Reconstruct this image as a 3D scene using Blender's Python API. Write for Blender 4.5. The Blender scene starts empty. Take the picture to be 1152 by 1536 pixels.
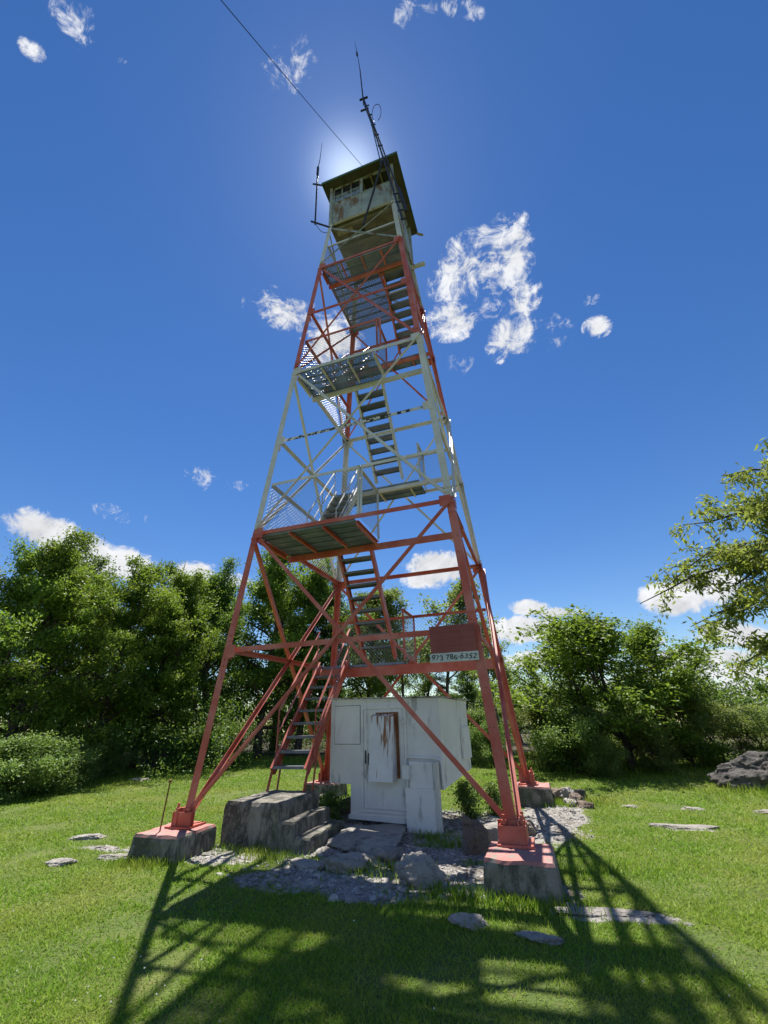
import bpy, math, random
import numpy as np
from mathutils import Vector, Matrix, noise

# ------------------------------------------------------------------ scene, camera, light
scene = bpy.context.scene
R = math.radians
vs = scene.view_settings
vs.view_transform = 'Standard'; vs.look = 'None'; vs.gamma = 1.0; vs.use_curve_mapping = False
vs.exposure = 0.95
SUN_STRENGTH = 4.8
SKY_STRENGTH = 0.10

cam_d = bpy.data.cameras.new("camera"); cam = bpy.data.objects.new("camera", cam_d)
scene.collection.objects.link(cam); scene.camera = cam
cam_d.sensor_fit = 'VERTICAL'; cam_d.sensor_height = 36.0; cam_d.lens = 14.761
cam_d.clip_start = 0.05; cam_d.clip_end = 2000.0
CAM = Vector((2.810, -8.312, 1.325))
yaw, pitch, roll = -0.316, 0.454, -0.031
cf = Vector((math.sin(yaw)*math.cos(pitch), math.cos(yaw)*math.cos(pitch), math.sin(pitch)))
cr = Vector((math.cos(yaw), -math.sin(yaw), 0)); cu = cr.cross(cf)
r2 = cr*math.cos(roll)+cu*math.sin(roll); u2 = -cr*math.sin(roll)+cu*math.cos(roll)
cam.matrix_world = Matrix(((r2.x, u2.x, -cf.x, CAM.x), (r2.y, u2.y, -cf.y, CAM.y), (r2.z, u2.z, -cf.z, CAM.z), (0, 0, 0, 1)))

SUN_EL, SUN_AZ = 64.7, -24.0          # azimuth clockwise from +Y
sdir = Vector((math.sin(R(SUN_AZ))*math.cos(R(SUN_EL)), math.cos(R(SUN_AZ))*math.cos(R(SUN_EL)), math.sin(R(SUN_EL))))
sun_d = bpy.data.lights.new("sun", 'SUN'); sun_d.energy = SUN_STRENGTH; sun_d.angle = R(0.53); sun_d.color = (1.0, 0.95, 0.86)
sun = bpy.data.objects.new("sun", sun_d); scene.collection.objects.link(sun)
sun.location = sdir*60; sun.rotation_euler = sdir.to_track_quat('Z', 'Y').to_euler()

world = bpy.data.worlds.new("World"); scene.world = world; world.use_nodes = True
wt = world.node_tree; wt.nodes.clear()
def WN(t, **k):
    n = wt.nodes.new(t)
    for a, b in k.items(): setattr(n, a, b)
    return n
def wl(a, b): wt.links.new(a, b)
def wmath(op, a, b=None, c=None, clamp=False):
    n = WN('ShaderNodeMath', operation=op, use_clamp=clamp)
    for i, v in enumerate((a, b, c)):
        if v is None: continue
        if isinstance(v, (int, float)): n.inputs[i].default_value = v
        else: wl(v, n.inputs[i])
    return n.outputs[0]
def wdot(vec, v):
    n = WN('ShaderNodeVectorMath', operation='DOT_PRODUCT'); wl(vec, n.inputs[0]); n.inputs[1].default_value = v
    return n.outputs['Value']
sky = WN('ShaderNodeTexSky', sky_type='NISHITA')
sky.sun_disc = False; sky.sun_elevation = R(SUN_EL); sky.sun_rotation = R(SUN_AZ)
sky.altitude = 350; sky.air_density = 1.0; sky.dust_density = 0.05; sky.ozone_density = 2.2
hs = WN('ShaderNodeHueSaturation'); hs.inputs['Hue'].default_value = 0.508; hs.inputs['Saturation'].default_value = 1.28; hs.inputs['Value'].default_value = 0.665
wl(sky.outputs[0], hs.inputs['Color'])
tc = WN('ShaderNodeTexCoord'); DIR = tc.outputs['Generated']
# cumulus scraps and wisps, then unseen fill clouds behind the camera, each a soft patch of the sky at its own bearing: bearing, elevation, half width, half height, tilt (degrees), strength
CLOUDS = [
(-42.8, 71.0, 2.06, 3.56, -34, 1.00, 1), (-39.2, 73.0, 1.07, 1.57, 64, 0.70, 1), (-81.4, 58.2, 0.95, 0.76, 40, 1.23, 0), (-80.7, 62.2, 2.09, 2.03, 17, 0.90, 1),
(3.1, 75.0, 3.93, 1.15, -15, 1.00, 1), (14.4, 73.7, 0.81, 1.70, 35, 0.80, 1), (-72.9, 63.0, 0.53, 0.33, 50, 0.80, 1), (-36.3, 50.5, 4.82, 2.78, 3, 1.71, 0),
(-26.7, 48.3, 4.42, 3.34, 14, 1.84, 0), (0.2, 54.3, 5.27, 3.88, 22, 1.44, 0), (7.9, 54.1, 3.43, 4.60, -23, 1.57, 0), (-3.8, 49.4, 4.00, 2.67, -3, 1.71, 0),
(5.9, 45.6, 3.70, 3.04, 22, 1.71, 0), (8.7, 48.8, 2.35, 3.28, -22, 1.36, 0), (2.5, 49.8, 3.08, 2.12, -18, 0.85, 1), (5.1, 57.3, 1.16, 0.74, -21, 1.12, 0),
(18.1, 42.9, 1.72, 1.33, -28, 1.57, 0), (18.6, 45.8, 0.94, 0.94, -30, 0.90, 1), (11.6, 44.8, 2.64, 3.11, 19, 0.75, 1), (-3.1, 44.2, 2.47, 1.58, -12, 0.70, 1),
(15.1, 49.0, 0.98, 0.67, -28, 0.80, 1), (-45.1, 28.8, 3.26, 1.83, -5, 1.05, 1), (-40.1, 28.4, 1.63, 0.85, 9, 0.80, 1), (-54.0, 22.4, 3.40, 1.21, -10, 0.65, 1),
(-50.6, 22.3, 1.39, 0.79, 12, 0.70, 1), (-59.3, 18.9, 4.97, 2.33, -13, 2.10, 2), (-56.1, 17.5, 5.70, 2.56, -15, 2.10, 2), (-51.9, 16.9, 4.74, 2.23, -3, 1.82, 2),
(-43.7, 16.6, 3.53, 2.04, 6, 1.82, 2), (-39.6, 16.1, 3.72, 1.52, 4, 1.40, 2), (-10.4, 18.2, 5.23, 2.62, -4, 2.10, 2), (-12.4, 16.7, 4.06, 1.61, -3, 1.68, 2),
(0.6, 11.9, 3.07, 1.30, -6, 1.96, 2), (3.7, 11.0, 3.43, 0.90, -6, 1.82, 2), (-0.6, 9.4, 5.38, 2.01, 0, 2.24, 2), (3.8, 7.9, 3.36, 1.23, -5, 1.68, 2),
(1.1, 5.8, 5.97, 1.39, 1, 1.82, 2), (5.9, 5.4, 4.73, 1.01, -4, 1.40, 2), (16.3, 11.0, 3.92, 2.15, -10, 2.38, 2), (19.6, 11.7, 3.76, 2.41, -11, 1.96, 2),
(19.7, 6.7, 3.46, 1.67, -7, 2.38, 2), (21.9, 5.9, 2.27, 1.61, -7, 2.10, 2), (17.4, 4.7, 5.73, 1.14, -5, 1.96, 2), (19.1, 3.0, 6.18, 0.96, -4, 1.75, 2),
(14.8, 4.0, 3.93, 0.77, -5, 1.40, 2), (19.2, 1.6, 5.57, 1.00, -3, 1.68, 2), (6.6, 2.4, 8.75, 1.13, -3, 1.26, 2), (21.3, 0.1, 5.17, 0.96, -2, 1.68, 2),
(11.9, 7.0, 2.92, 0.99, -6, 1.26, 2), (98.0, 16.0, 12.83, 5.05, 1, 1.87, 0), (112.0, 34.0, 9.86, 4.77, -5, 2.26, 0), (128.0, 20.0, 13.14, 6.52, 5, 1.82, 0),  # wide clouds from here on: unseen behind the camera, added to brighten the shade
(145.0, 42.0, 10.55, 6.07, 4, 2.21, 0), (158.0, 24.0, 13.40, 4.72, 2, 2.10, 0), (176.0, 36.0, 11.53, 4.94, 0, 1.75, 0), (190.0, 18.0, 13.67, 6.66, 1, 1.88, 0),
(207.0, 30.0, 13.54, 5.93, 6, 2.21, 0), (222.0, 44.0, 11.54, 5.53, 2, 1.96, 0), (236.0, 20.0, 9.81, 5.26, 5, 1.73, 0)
]
def bearing(az, el):
    return Vector((math.sin(R(az))*math.cos(R(el)), math.cos(R(az))*math.cos(R(el)), math.sin(R(el))))
nz = WN('ShaderNodeTexNoise', noise_dimensions='3D'); wl(DIR, nz.inputs['Vector'])
nz.inputs['Scale'].default_value = 12; nz.inputs['Detail'].default_value = 10; nz.inputs['Roughness'].default_value = 0.66; nz.inputs['Distortion'].default_value = 0.9
nz2 = WN('ShaderNodeTexNoise', noise_dimensions='3D'); wl(DIR, nz2.inputs['Vector'])
nz2.inputs['Scale'].default_value = 34; nz2.inputs['Detail'].default_value = 8; nz2.inputs['Roughness'].default_value = 0.7; nz2.inputs['Distortion'].default_value = 1.2
total = None; total_w = None; total_l = None
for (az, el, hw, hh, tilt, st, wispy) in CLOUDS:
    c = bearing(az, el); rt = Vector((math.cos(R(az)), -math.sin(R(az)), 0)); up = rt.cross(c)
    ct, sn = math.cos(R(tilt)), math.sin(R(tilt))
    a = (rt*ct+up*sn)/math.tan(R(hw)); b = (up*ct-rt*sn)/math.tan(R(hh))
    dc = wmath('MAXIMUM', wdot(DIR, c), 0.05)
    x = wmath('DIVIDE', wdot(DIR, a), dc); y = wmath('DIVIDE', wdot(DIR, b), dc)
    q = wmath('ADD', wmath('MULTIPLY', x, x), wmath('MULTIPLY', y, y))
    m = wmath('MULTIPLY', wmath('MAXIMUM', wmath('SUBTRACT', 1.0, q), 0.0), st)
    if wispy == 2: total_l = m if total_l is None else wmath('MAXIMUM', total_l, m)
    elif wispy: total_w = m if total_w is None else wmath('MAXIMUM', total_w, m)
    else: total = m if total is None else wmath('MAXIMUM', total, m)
def smooth(v, lo, hi):
    n = WN('ShaderNodeMapRange', interpolation_type='SMOOTHSTEP'); wl(v, n.inputs[0])
    n.inputs[1].default_value = lo; n.inputs[2].default_value = hi
    return n.outputs[0]
n1 = wmath('SUBTRACT', nz.outputs['Fac'], 0.5); n2 = wmath('SUBTRACT', nz2.outputs['Fac'], 0.5)
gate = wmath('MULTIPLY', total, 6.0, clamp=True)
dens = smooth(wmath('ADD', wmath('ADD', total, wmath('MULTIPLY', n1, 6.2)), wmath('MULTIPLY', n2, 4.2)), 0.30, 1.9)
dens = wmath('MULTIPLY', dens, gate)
gatew = wmath('MULTIPLY', total_w, 3.0, clamp=True)
densw = smooth(wmath('ADD', wmath('ADD', total_w, wmath('MULTIPLY', n1, 4.2)), wmath('MULTIPLY', n2, 4.6)), 0.55, 2.0)
densw = wmath('MULTIPLY', wmath('MULTIPLY', densw, gatew), 0.85)
densl = smooth(wmath('ADD', wmath('ADD', total_l, wmath('MULTIPLY', n1, 3.0)), wmath('MULTIPLY', n2, 2.8)), 0.30, 1.35)
densl = wmath('MULTIPLY', densl, wmath('MULTIPLY', total_l, 7.0, clamp=True))
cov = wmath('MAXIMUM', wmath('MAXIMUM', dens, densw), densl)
glow = wmath('MAXIMUM', wdot(DIR, sdir), 0.0)
g1 = wmath('MULTIPLY', wmath('POWER', glow, 700.0), 3.4)
g2 = wmath('MULTIPLY', wmath('POWER', glow, 90.0), 0.25)
gsum = wmath('ADD', g1, g2)
gcol = WN('ShaderNodeVectorMath', operation='SCALE'); gcol.inputs[0].default_value = (0.85, 0.95, 1.0); wl(gsum, gcol.inputs['Scale'])
addg = WN('ShaderNodeVectorMath', operation='ADD'); wl(hs.outputs[0], addg.inputs[0]); wl(gcol.outputs[0], addg.inputs[1])
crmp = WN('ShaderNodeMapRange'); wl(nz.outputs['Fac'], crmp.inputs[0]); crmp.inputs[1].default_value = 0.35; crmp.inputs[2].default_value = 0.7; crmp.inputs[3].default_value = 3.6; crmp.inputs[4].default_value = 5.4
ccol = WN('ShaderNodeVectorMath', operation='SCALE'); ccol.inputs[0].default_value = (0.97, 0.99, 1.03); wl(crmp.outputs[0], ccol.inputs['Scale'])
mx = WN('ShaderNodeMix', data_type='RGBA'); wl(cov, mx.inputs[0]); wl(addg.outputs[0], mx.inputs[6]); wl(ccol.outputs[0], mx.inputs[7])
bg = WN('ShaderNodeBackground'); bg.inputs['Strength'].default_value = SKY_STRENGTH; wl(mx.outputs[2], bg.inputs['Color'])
wo = WN('ShaderNodeOutputWorld'); wl(bg.outputs[0], wo.inputs['Surface'])

# ------------------------------------------------------------------ helpers
COL = scene.collection
WLOC = {}
class MB:
    """collects shapes (world coordinates) for one mesh"""
    def __init__(s): s.v = []; s.f = []; s.m = []
    def add(s, vs, fs, mat=0):
        o = len(s.v); s.v.extend([tuple(x) for x in vs])
        for f in fs: s.f.append(tuple(i+o for i in f)); s.m.append(mat)
    def hexa(s, p, mat=0):   # 8 points: bottom ring, top ring
        s.add(p, [(3, 2, 1, 0), (4, 5, 6, 7), (0, 1, 5, 4), (1, 2, 6, 5), (2, 3, 7, 6), (3, 0, 4, 7)], mat)
    def box(s, lo, hi, mat=0, T=None):
        x0, y0, z0 = lo; x1, y1, z1 = hi
        p = [(x0, y0, z0), (x1, y0, z0), (x1, y1, z0), (x0, y1, z0), (x0, y0, z1), (x1, y0, z1), (x1, y1, z1), (x0, y1, z1)]
        if T: p = [T(*q) for q in p]
        s.hexa(p, mat)
    def bar(s, p0, p1, w, h, up=(0, 0, 1), mat=0):
        p0 = Vector(p0); p1 = Vector(p1); ax = (p1-p0).normalized(); up = Vector(up)
        sd = ax.cross(up)
        if sd.length < 1e-4: sd = ax.cross(Vector((1, 0, 0)))
        sd.normalize(); up = sd.cross(ax).normalized()
        a = sd*(w/2); b = up*(h/2)
        s.hexa([p0-a-b, p0+a-b, p1+a-b, p1-a-b, p0-a+b, p0+a+b, p1+a+b, p1-a+b], mat)
    def angle(s, pts, a, b, size, t, mats=0):   # L profile swept along a straight polyline
        pts = [Vector(p) for p in pts]; ax = (pts[-1]-pts[0]).normalized()
        a = Vector(a); a = (a-ax*a.dot(ax)).normalized(); b = Vector(b); b = (b-ax*b.dot(ax)); b = (b-a*b.dot(a)).normalized()
        prof = [(0, 0), (size, 0), (size, t), (t, t), (t, size), (0, size)]
        if a.cross(b).dot(ax) < 0: prof = prof[::-1]
        if isinstance(mats, int): mats = [mats]*(len(pts)-1)
        o = len(s.v)
        for p in pts:
            for q in prof: s.v.append(tuple(p+a*q[0]+b*q[1]))
        for k in range(len(pts)-1):
            for i in range(6):
                j = (i+1) % 6
                s.f.append((o+k*6+i, o+k*6+j, o+k*6+6+j, o+k*6+6+i)); s.m.append(mats[k])
        s.f.append(tuple(o+i for i in range(5, -1, -1))); s.m.append(mats[0])
        e = o+(len(pts)-1)*6
        s.f.append(tuple(e+i for i in range(6))); s.m.append(mats[-1])
    def tube(s, pts, rad, n=6, mat=0, cap=True):
        pts = [Vector(p) for p in pts]
        if not isinstance(rad, (list, tuple)): rad = [rad]*len(pts)
        o = len(s.v); ref = None
        for k, p in enumerate(pts):
            d = (pts[min(k+1, len(pts)-1)]-pts[max(k-1, 0)]).normalized()
            if ref is None: ref = d.orthogonal().normalized()
            ref = (ref-d*ref.dot(d)).normalized(); e = d.cross(ref)
            for i in range(n):
                an = 2*math.pi*i/n
                s.v.append(tuple(p+(ref*math.cos(an)+e*math.sin(an))*rad[k]))
        for k in range(len(pts)-1):
            for i in range(n):
                j = (i+1) % n
                s.f.append((o+k*n+i, o+k*n+j, o+(k+1)*n+j, o+(k+1)*n+i)); s.m.append(mat)
        if cap:
            s.f.append(tuple(o+i for i in range(n-1, -1, -1))); s.m.append(mat)
            e = o+(len(pts)-1)*n; s.f.append(tuple(e+i for i in range(n))); s.m.append(mat)
    def build(s, name, mats, parent=None, smooth=False, loc=None):
        me = bpy.data.meshes.new(name)
        base = WLOC.get(parent.name, Vector((0, 0, 0))) if parent else (Vector(loc) if loc else Vector((0, 0, 0)))
        me.from_pydata([(x-base.x, y-base.y, z-base.z) for x, y, z in s.v], [], s.f)
        for m in (mats if isinstance(mats, (list, tuple)) else [mats]): me.materials.append(m)
        me.polygons.foreach_set('material_index', s.m)
        if smooth: me.polygons.foreach_set('use_smooth', [True]*len(s.f))
        me.update()
        o = bpy.data.objects.new(name, me); COL.objects.link(o)
        if parent: o.parent = parent; WLOC[o.name] = base
        else: o.location = base; WLOC[o.name] = base
        return o
def tag(o, label=None, cat=None, group=None, kind=None):
    if label: o['label'] = label
    if cat: o['category'] = cat
    if group: o['group'] = group
    if kind: o['kind'] = kind
    return o
def thing(name, label, cat, loc=(0, 0, 0), group=None):
    o = bpy.data.objects.new(name, None); COL.objects.link(o); o.location = loc; o.empty_display_size = 0.2
    WLOC[o.name] = Vector(loc)
    return tag(o, label, cat, group)

# ------------------------------------------------------------------ materials
def mat_new(name):
    m = bpy.data.materials.new(name); m.use_nodes = True; nt = m.node_tree; nt.nodes.clear()
    out = nt.nodes.new('ShaderNodeOutputMaterial')
    return m, nt, out
class NT:
    def __init__(s, nt): s.nt = nt
    def n(s, t, **k):
        x = s.nt.nodes.new(t)
        for a, b in k.items(): setattr(x, a, b)
        return x
    def l(s, a, b): s.nt.links.new(a, b)
    def noise(s, scale, detail=5, rough=0.55, vec=None, dist=0.0):
        x = s.n('ShaderNodeTexNoise'); x.inputs['Scale'].default_value = scale; x.inputs['Detail'].default_value = detail
        x.inputs['Roughness'].default_value = rough; x.inputs['Distortion'].default_value = dist
        if vec is not None: s.l(vec, x.inputs['Vector'])
        return x.outputs['Fac']
    def ramp(s, fac, lo, hi, smooth=True):
        x = s.n('ShaderNodeMapRange', interpolation_type='SMOOTHSTEP' if smooth else 'LINEAR')
        s.l(fac, x.inputs[0]); x.inputs[1].default_value = lo; x.inputs[2].default_value = hi
        return x.outputs[0]
    def mix(s, fac, a, b):
        x = s.n('ShaderNodeMix', data_type='RGBA')
        for i, v in ((0, fac), (6, a), (7, b)):
            if isinstance(v, (int, float)): x.inputs[i].default_value = v
            elif isinstance(v, (tuple, list)): x.inputs[i].default_value = (*v, 1.0)
            else: s.l(v, x.inputs[i])
        return x.outputs[2]
    def math(s, op, a, b=0.0, clamp=False):
        x = s.n('ShaderNodeMath', operation=op, use_clamp=clamp)
        for i, v in enumerate((a, b)):
            if isinstance(v, (int, float)): x.inputs[i].default_value = v
            else: s.l(v, x.inputs[i])
        return x.outputs[0]
    def bump(s, h, strength=0.3, dist=0.02):
        x = s.n('ShaderNodeBump'); x.inputs['Strength'].default_value = strength; x.inputs['Distance'].default_value = dist
        s.l(h, x.inputs['Height']); return x.outputs[0]
    def pos(s): return s.n('ShaderNodeNewGeometry').outputs['Position']
def principled(k, out, col, rough=0.6, metal=0.0, normal=None, spec=0.4):
    p = k.n('ShaderNodeBsdfPrincipled')
    if isinstance(col, (tuple, list)): p.inputs['Base Color'].default_value = (*col, 1)
    else: k.l(col, p.inputs['Base Color'])
    if isinstance(rough, (int, float)): p.inputs['Roughness'].default_value = rough
    else: k.l(rough, p.inputs['Roughness'])
    p.inputs['Metallic'].default_value = metal; p.inputs['Specular IOR Level'].default_value = spec
    if normal is not None: k.l(normal, p.inputs['Normal'])
    k.l(p.outputs[0], out.inputs[0]); return p
def mapped(k, sc, obj=False):
    vec = k.n('ShaderNodeTexCoord').outputs['Object'] if obj else k.pos()
    m = k.n('ShaderNodeMapping'); m.inputs['Scale'].default_value = sc; k.l(vec, m.inputs['Vector']); return m.outputs[0]

def paint(name, c0, c1, chip, chip_lo=0.66, chip_hi=0.70, rough=0.5, scale=26, chip_scale=(1, 1, 1)):
    m, nt, out = mat_new(name); k = NT(nt); P = k.pos()
    c = k.mix(k.ramp(k.noise(2.3, 6, 0.6, P), 0.35, 0.68), c0, c1)
    c = k.mix(k.math('MULTIPLY', k.ramp(k.noise(60, 3, 0.6, P), 0.3, 0.8), 0.22), c, tuple(x*0.62 for x in c0))
    ch = k.ramp(k.noise(scale, 7, 0.62, mapped(k, chip_scale)), chip_lo, chip_hi)
    c = k.mix(ch, c, chip)
    b = k.bump(k.math('SUBTRACT', k.noise(90, 3, 0.5, P), ch), 0.22, 0.004)
    principled(k, out, c, k.math('ADD', k.math('MULTIPLY', ch, 0.3), rough), 0, b)
    return m
M = {}
M['red'] = paint('red_paint', (0.46, 0.088, 0.054), (0.55, 0.185, 0.145), (0.13, 0.05, 0.038), 0.63, 0.70)
M['white'] = paint('white_paint', (0.55, 0.53, 0.50), (0.66, 0.64, 0.62), (0.17, 0.13, 0.09), 0.62, 0.69)
M['peel'] = paint('peeling_white_paint', (0.58, 0.56, 0.52), (0.68, 0.66, 0.62), (0.035, 0.03, 0.028), 0.50, 0.54, scale=13)
M['shed'] = paint('shed_white_paint', (0.70, 0.69, 0.67), (0.78, 0.77, 0.75), (0.40, 0.39, 0.37), 0.56, 0.72, rough=0.55, scale=5, chip_scale=(1, 1, 0.35))
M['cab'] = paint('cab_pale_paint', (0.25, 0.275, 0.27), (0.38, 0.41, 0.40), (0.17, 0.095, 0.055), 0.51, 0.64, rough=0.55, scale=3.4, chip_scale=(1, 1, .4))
M['board'] = paint('old_painted_board', (0.16, 0.135, 0.085), (0.25, 0.215, 0.145), (0.10, 0.08, 0.05), 0.58, 0.68, rough=0.8, scale=5, chip_scale=(1, 4, 1))
M['plywood'] = paint('bare_trim_board', (0.34, 0.29, 0.16), (0.42, 0.38, 0.24), (0.16, 0.11, 0.06), 0.58, 0.66, rough=0.8, scale=9)
M['green'] = paint('green_roof_paint', (0.055, 0.11, 0.06), (0.08, 0.14, 0.08), (0.05, 0.06, 0.04), 0.66, 0.74)
M['rafter'] = paint('rafter_wood', (0.07, 0.06, 0.045), (0.10, 0.085, 0.06), (0.10, 0.08, 0.05), 0.6, 0.7, rough=0.8)
M['grate'] = paint('grey_galvanised_steel', (0.13, 0.175, 0.26), (0.24, 0.29, 0.40), (0.10, 0.085, 0.075), 0.60, 0.74, rough=0.5)
M['tread'] = paint('dark_tread_steel', (0.115, 0.13, 0.15), (0.18, 0.20, 0.225), (0.09, 0.07, 0.055), 0.62, 0.72, rough=0.55)
M['wire'] = paint('chain_link_wire', (0.13, 0.14, 0.15), (0.18, 0.19, 0.20), (0.14, 0.10, 0.08), 0.62, 0.7, rough=0.45)
M['dark'] = paint('dark_mast_metal', (0.022, 0.02, 0.02), (0.035, 0.03, 0.028), (0.06, 0.045, 0.035), 0.64, 0.72, rough=0.5)
M['sign'] = paint('brick_red_board', (0.24, 0.058, 0.052), (0.29, 0.08, 0.07), (0.13, 0.05, 0.045), 0.70, 0.74, rough=0.65, chip_scale=(0.4, 1, 2))
M['plate'] = paint('white_number_plate', (0.46, 0.48, 0.48), (0.58, 0.59, 0.58), (0.27, 0.25, 0.23), 0.55, 0.70, scale=16)
def flat_mat(name, c, rough=0.6, metal=0.0):
    m, nt, out = mat_new(name); k = NT(nt)
    cc = k.mix(k.noise(30, 3, 0.5, k.pos()), tuple(x*0.8 for x in c), tuple(min(1, x*1.2) for x in c))
    principled(k, out, cc, rough, metal); return m
M['ink'] = flat_mat('black_lettering', (0.02, 0.02, 0.022))
M['shadow_gap'] = flat_mat('dark_recess', (0.03, 0.03, 0.035), 0.8)
M['rust'] = paint('rusty_steel', (0.20, 0.075, 0.03), (0.28, 0.12, 0.05), (0.08, 0.035, 0.02), 0.56, 0.66, rough=0.8)
def rust_streak_mat():   # white metal with rust that ran down from the top edge in long streaks
    m, nt, out = mat_new('rust_streaked_white'); k = NT(nt)
    base = k.mix(k.ramp(k.noise(3, 5, 0.6, k.pos()), 0.35, 0.7), (0.66, 0.66, 0.67), (0.73, 0.73, 0.73))
    oc = k.n('ShaderNodeTexCoord').outputs['Generated']
    sep = k.n('ShaderNodeSeparateXYZ'); k.l(oc, sep.inputs[0])
    st = k.noise(24, 3, 0.5, mapped(k, (1.0, 1.0, 0.02)))
    fall = k.math('MULTIPLY', k.math('POWER', sep.outputs['Z'], 1.3), 0.20)
    f = k.ramp(k.math('ADD', st, fall), 0.615, 0.74)
    c = k.mix(f, base, (0.26, 0.105, 0.04))
    principled(k, out, c, 0.6); return m
M['streak'] = rust_streak_mat()
def concrete(name, a, b, stain):
    m, nt, out = mat_new(name); k = NT(nt); P = k.pos()
    c = k.mix(k.ramp(k.noise(3.5, 8, 0.65, P), 0.32, 0.70), a, b)
    c = k.mix(k.math('MULTIPLY', k.ramp(k.noise(5.5, 8, 0.75, mapped(k, (1, 1, 0.4))), 0.42, 0.57), 0.95), c, stain)
    c = k.mix(k.math('MULTIPLY', k.ramp(k.noise(11, 8, 0.75, P), 0.56, 0.66), 0.8), c, (0.33, 0.32, 0.29))
    c = k.mix(k.math('MULTIPLY', k.ramp(k.noise(2.2, 5, 0.6, P), 0.52, 0.66), 0.6), c, (0.085, 0.10, 0.06))
    c = k.mix(k.math('MULTIPLY', k.ramp(k.noise(120, 3, 0.6, P), 0.56, 0.7), 0.5), c, (0.31, 0.30, 0.28))
    h = k.math('ADD', k.noise(14, 8, 0.7, P), k.math('MULTIPLY', k.noise(90, 3, 0.6, P), 0.4))
    principled(k, out, c, 0.9, 0, k.bump(h, 1.0, 0.03)); return m
M['concrete'] = concrete('weathered_concrete', (0.22, 0.195, 0.16), (0.32, 0.295, 0.255), (0.07, 0.07, 0.056))
M['pinktop'] = paint('pink_worn_paint', (0.37, 0.15, 0.13), (0.42, 0.22, 0.20), (0.26, 0.23, 0.19), 0.54, 0.62, rough=0.75, scale=7)
def rock_mat(name, a, b, dark, lichen, joint=0.0):
    m, nt, out = mat_new(name); k = NT(nt); P = k.pos()
    c = k.mix(k.ramp(k.noise(2.6, 8, 0.65, P), 0.32, 0.70), a, b)
    c = k.mix(k.ramp(k.noise(4.0, 9, 0.72, mapped(k, (1, 1, 2.2))), 0.52, 0.66), c, dark)
    c = k.mix(k.math('MULTIPLY', k.ramp(k.noise(9, 6, 0.7, P), 0.60, 0.70), 0.7), c, lichen)
    c = k.mix(k.math('MULTIPLY', k.ramp(k.noise(75, 3, 0.6, P), 0.55, 0.72), 0.45), c, tuple(x*0.5 for x in a))
    h = k.math('ADD', k.noise(7, 10, 0.72, mapped(k, (1, 1, 2.0))), k.math('MULTIPLY', k.noise(60, 4, 0.6, P), 0.3))
    principled(k, out, c, 0.92, 0, k.bump(h, 1.0, 0.09)); return m
M['rock'] = rock_mat('grey_granite', (0.36, 0.33, 0.29), (0.48, 0.45, 0.405), (0.20, 0.175, 0.15), (0.50, 0.48, 0.43))
M['rockd'] = rock_mat('dark_lichened_rock', (0.085, 0.078, 0.074), (0.19, 0.175, 0.165), (0.03, 0.027, 0.027), (0.30, 0.29, 0.26))
M['rockb'] = rock_mat('brownish_stone', (0.23, 0.175, 0.135), (0.31, 0.25, 0.20), (0.12, 0.085, 0.065), (0.36, 0.33, 0.28))
def glass_mat(name, tint, f):
    m, nt, out = mat_new(name); k = NT(nt)
    t = k.n('ShaderNodeBsdfTransparent'); t.inputs[0].default_value = (*tint, 1)
    g = k.n('ShaderNodeBsdfGlossy'); g.inputs['Roughness'].default_value = 0.04
    d = k.n('ShaderNodeBsdfDiffuse'); d.inputs[0].default_value = (0.40, 0.46, 0.52, 1)
    fr = k.n('ShaderNodeFresnel'); fr.inputs[0].default_value = 1.5
    a = k.n('ShaderNodeMixShader'); k.l(k.math('MULTIPLY', k.ramp(k.noise(5, 5, 0.6, k.pos()), 0.2, 0.9), f), a.inputs[0]); k.l(t.outputs[0], a.inputs[1]); k.l(d.outputs[0], a.inputs[2])
    b = k.n('ShaderNodeMixShader'); k.l(fr.outputs[0], b.inputs[0]); k.l(a.outputs[0], b.inputs[1]); k.l(g.outputs[0], b.inputs[2])
    k.l(b.outputs[0], out.inputs[0]); return m
M['glass'] = glass_mat('window_glass', (0.8, 0.86, 0.86), 0.12)
M['glass_sky'] = glass_mat('sky_painted_window_glass', (0.6, 0.68, 0.74), 0.95)  # lower panes: look of reflected sky put into a near-opaque diffuse colour
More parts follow.
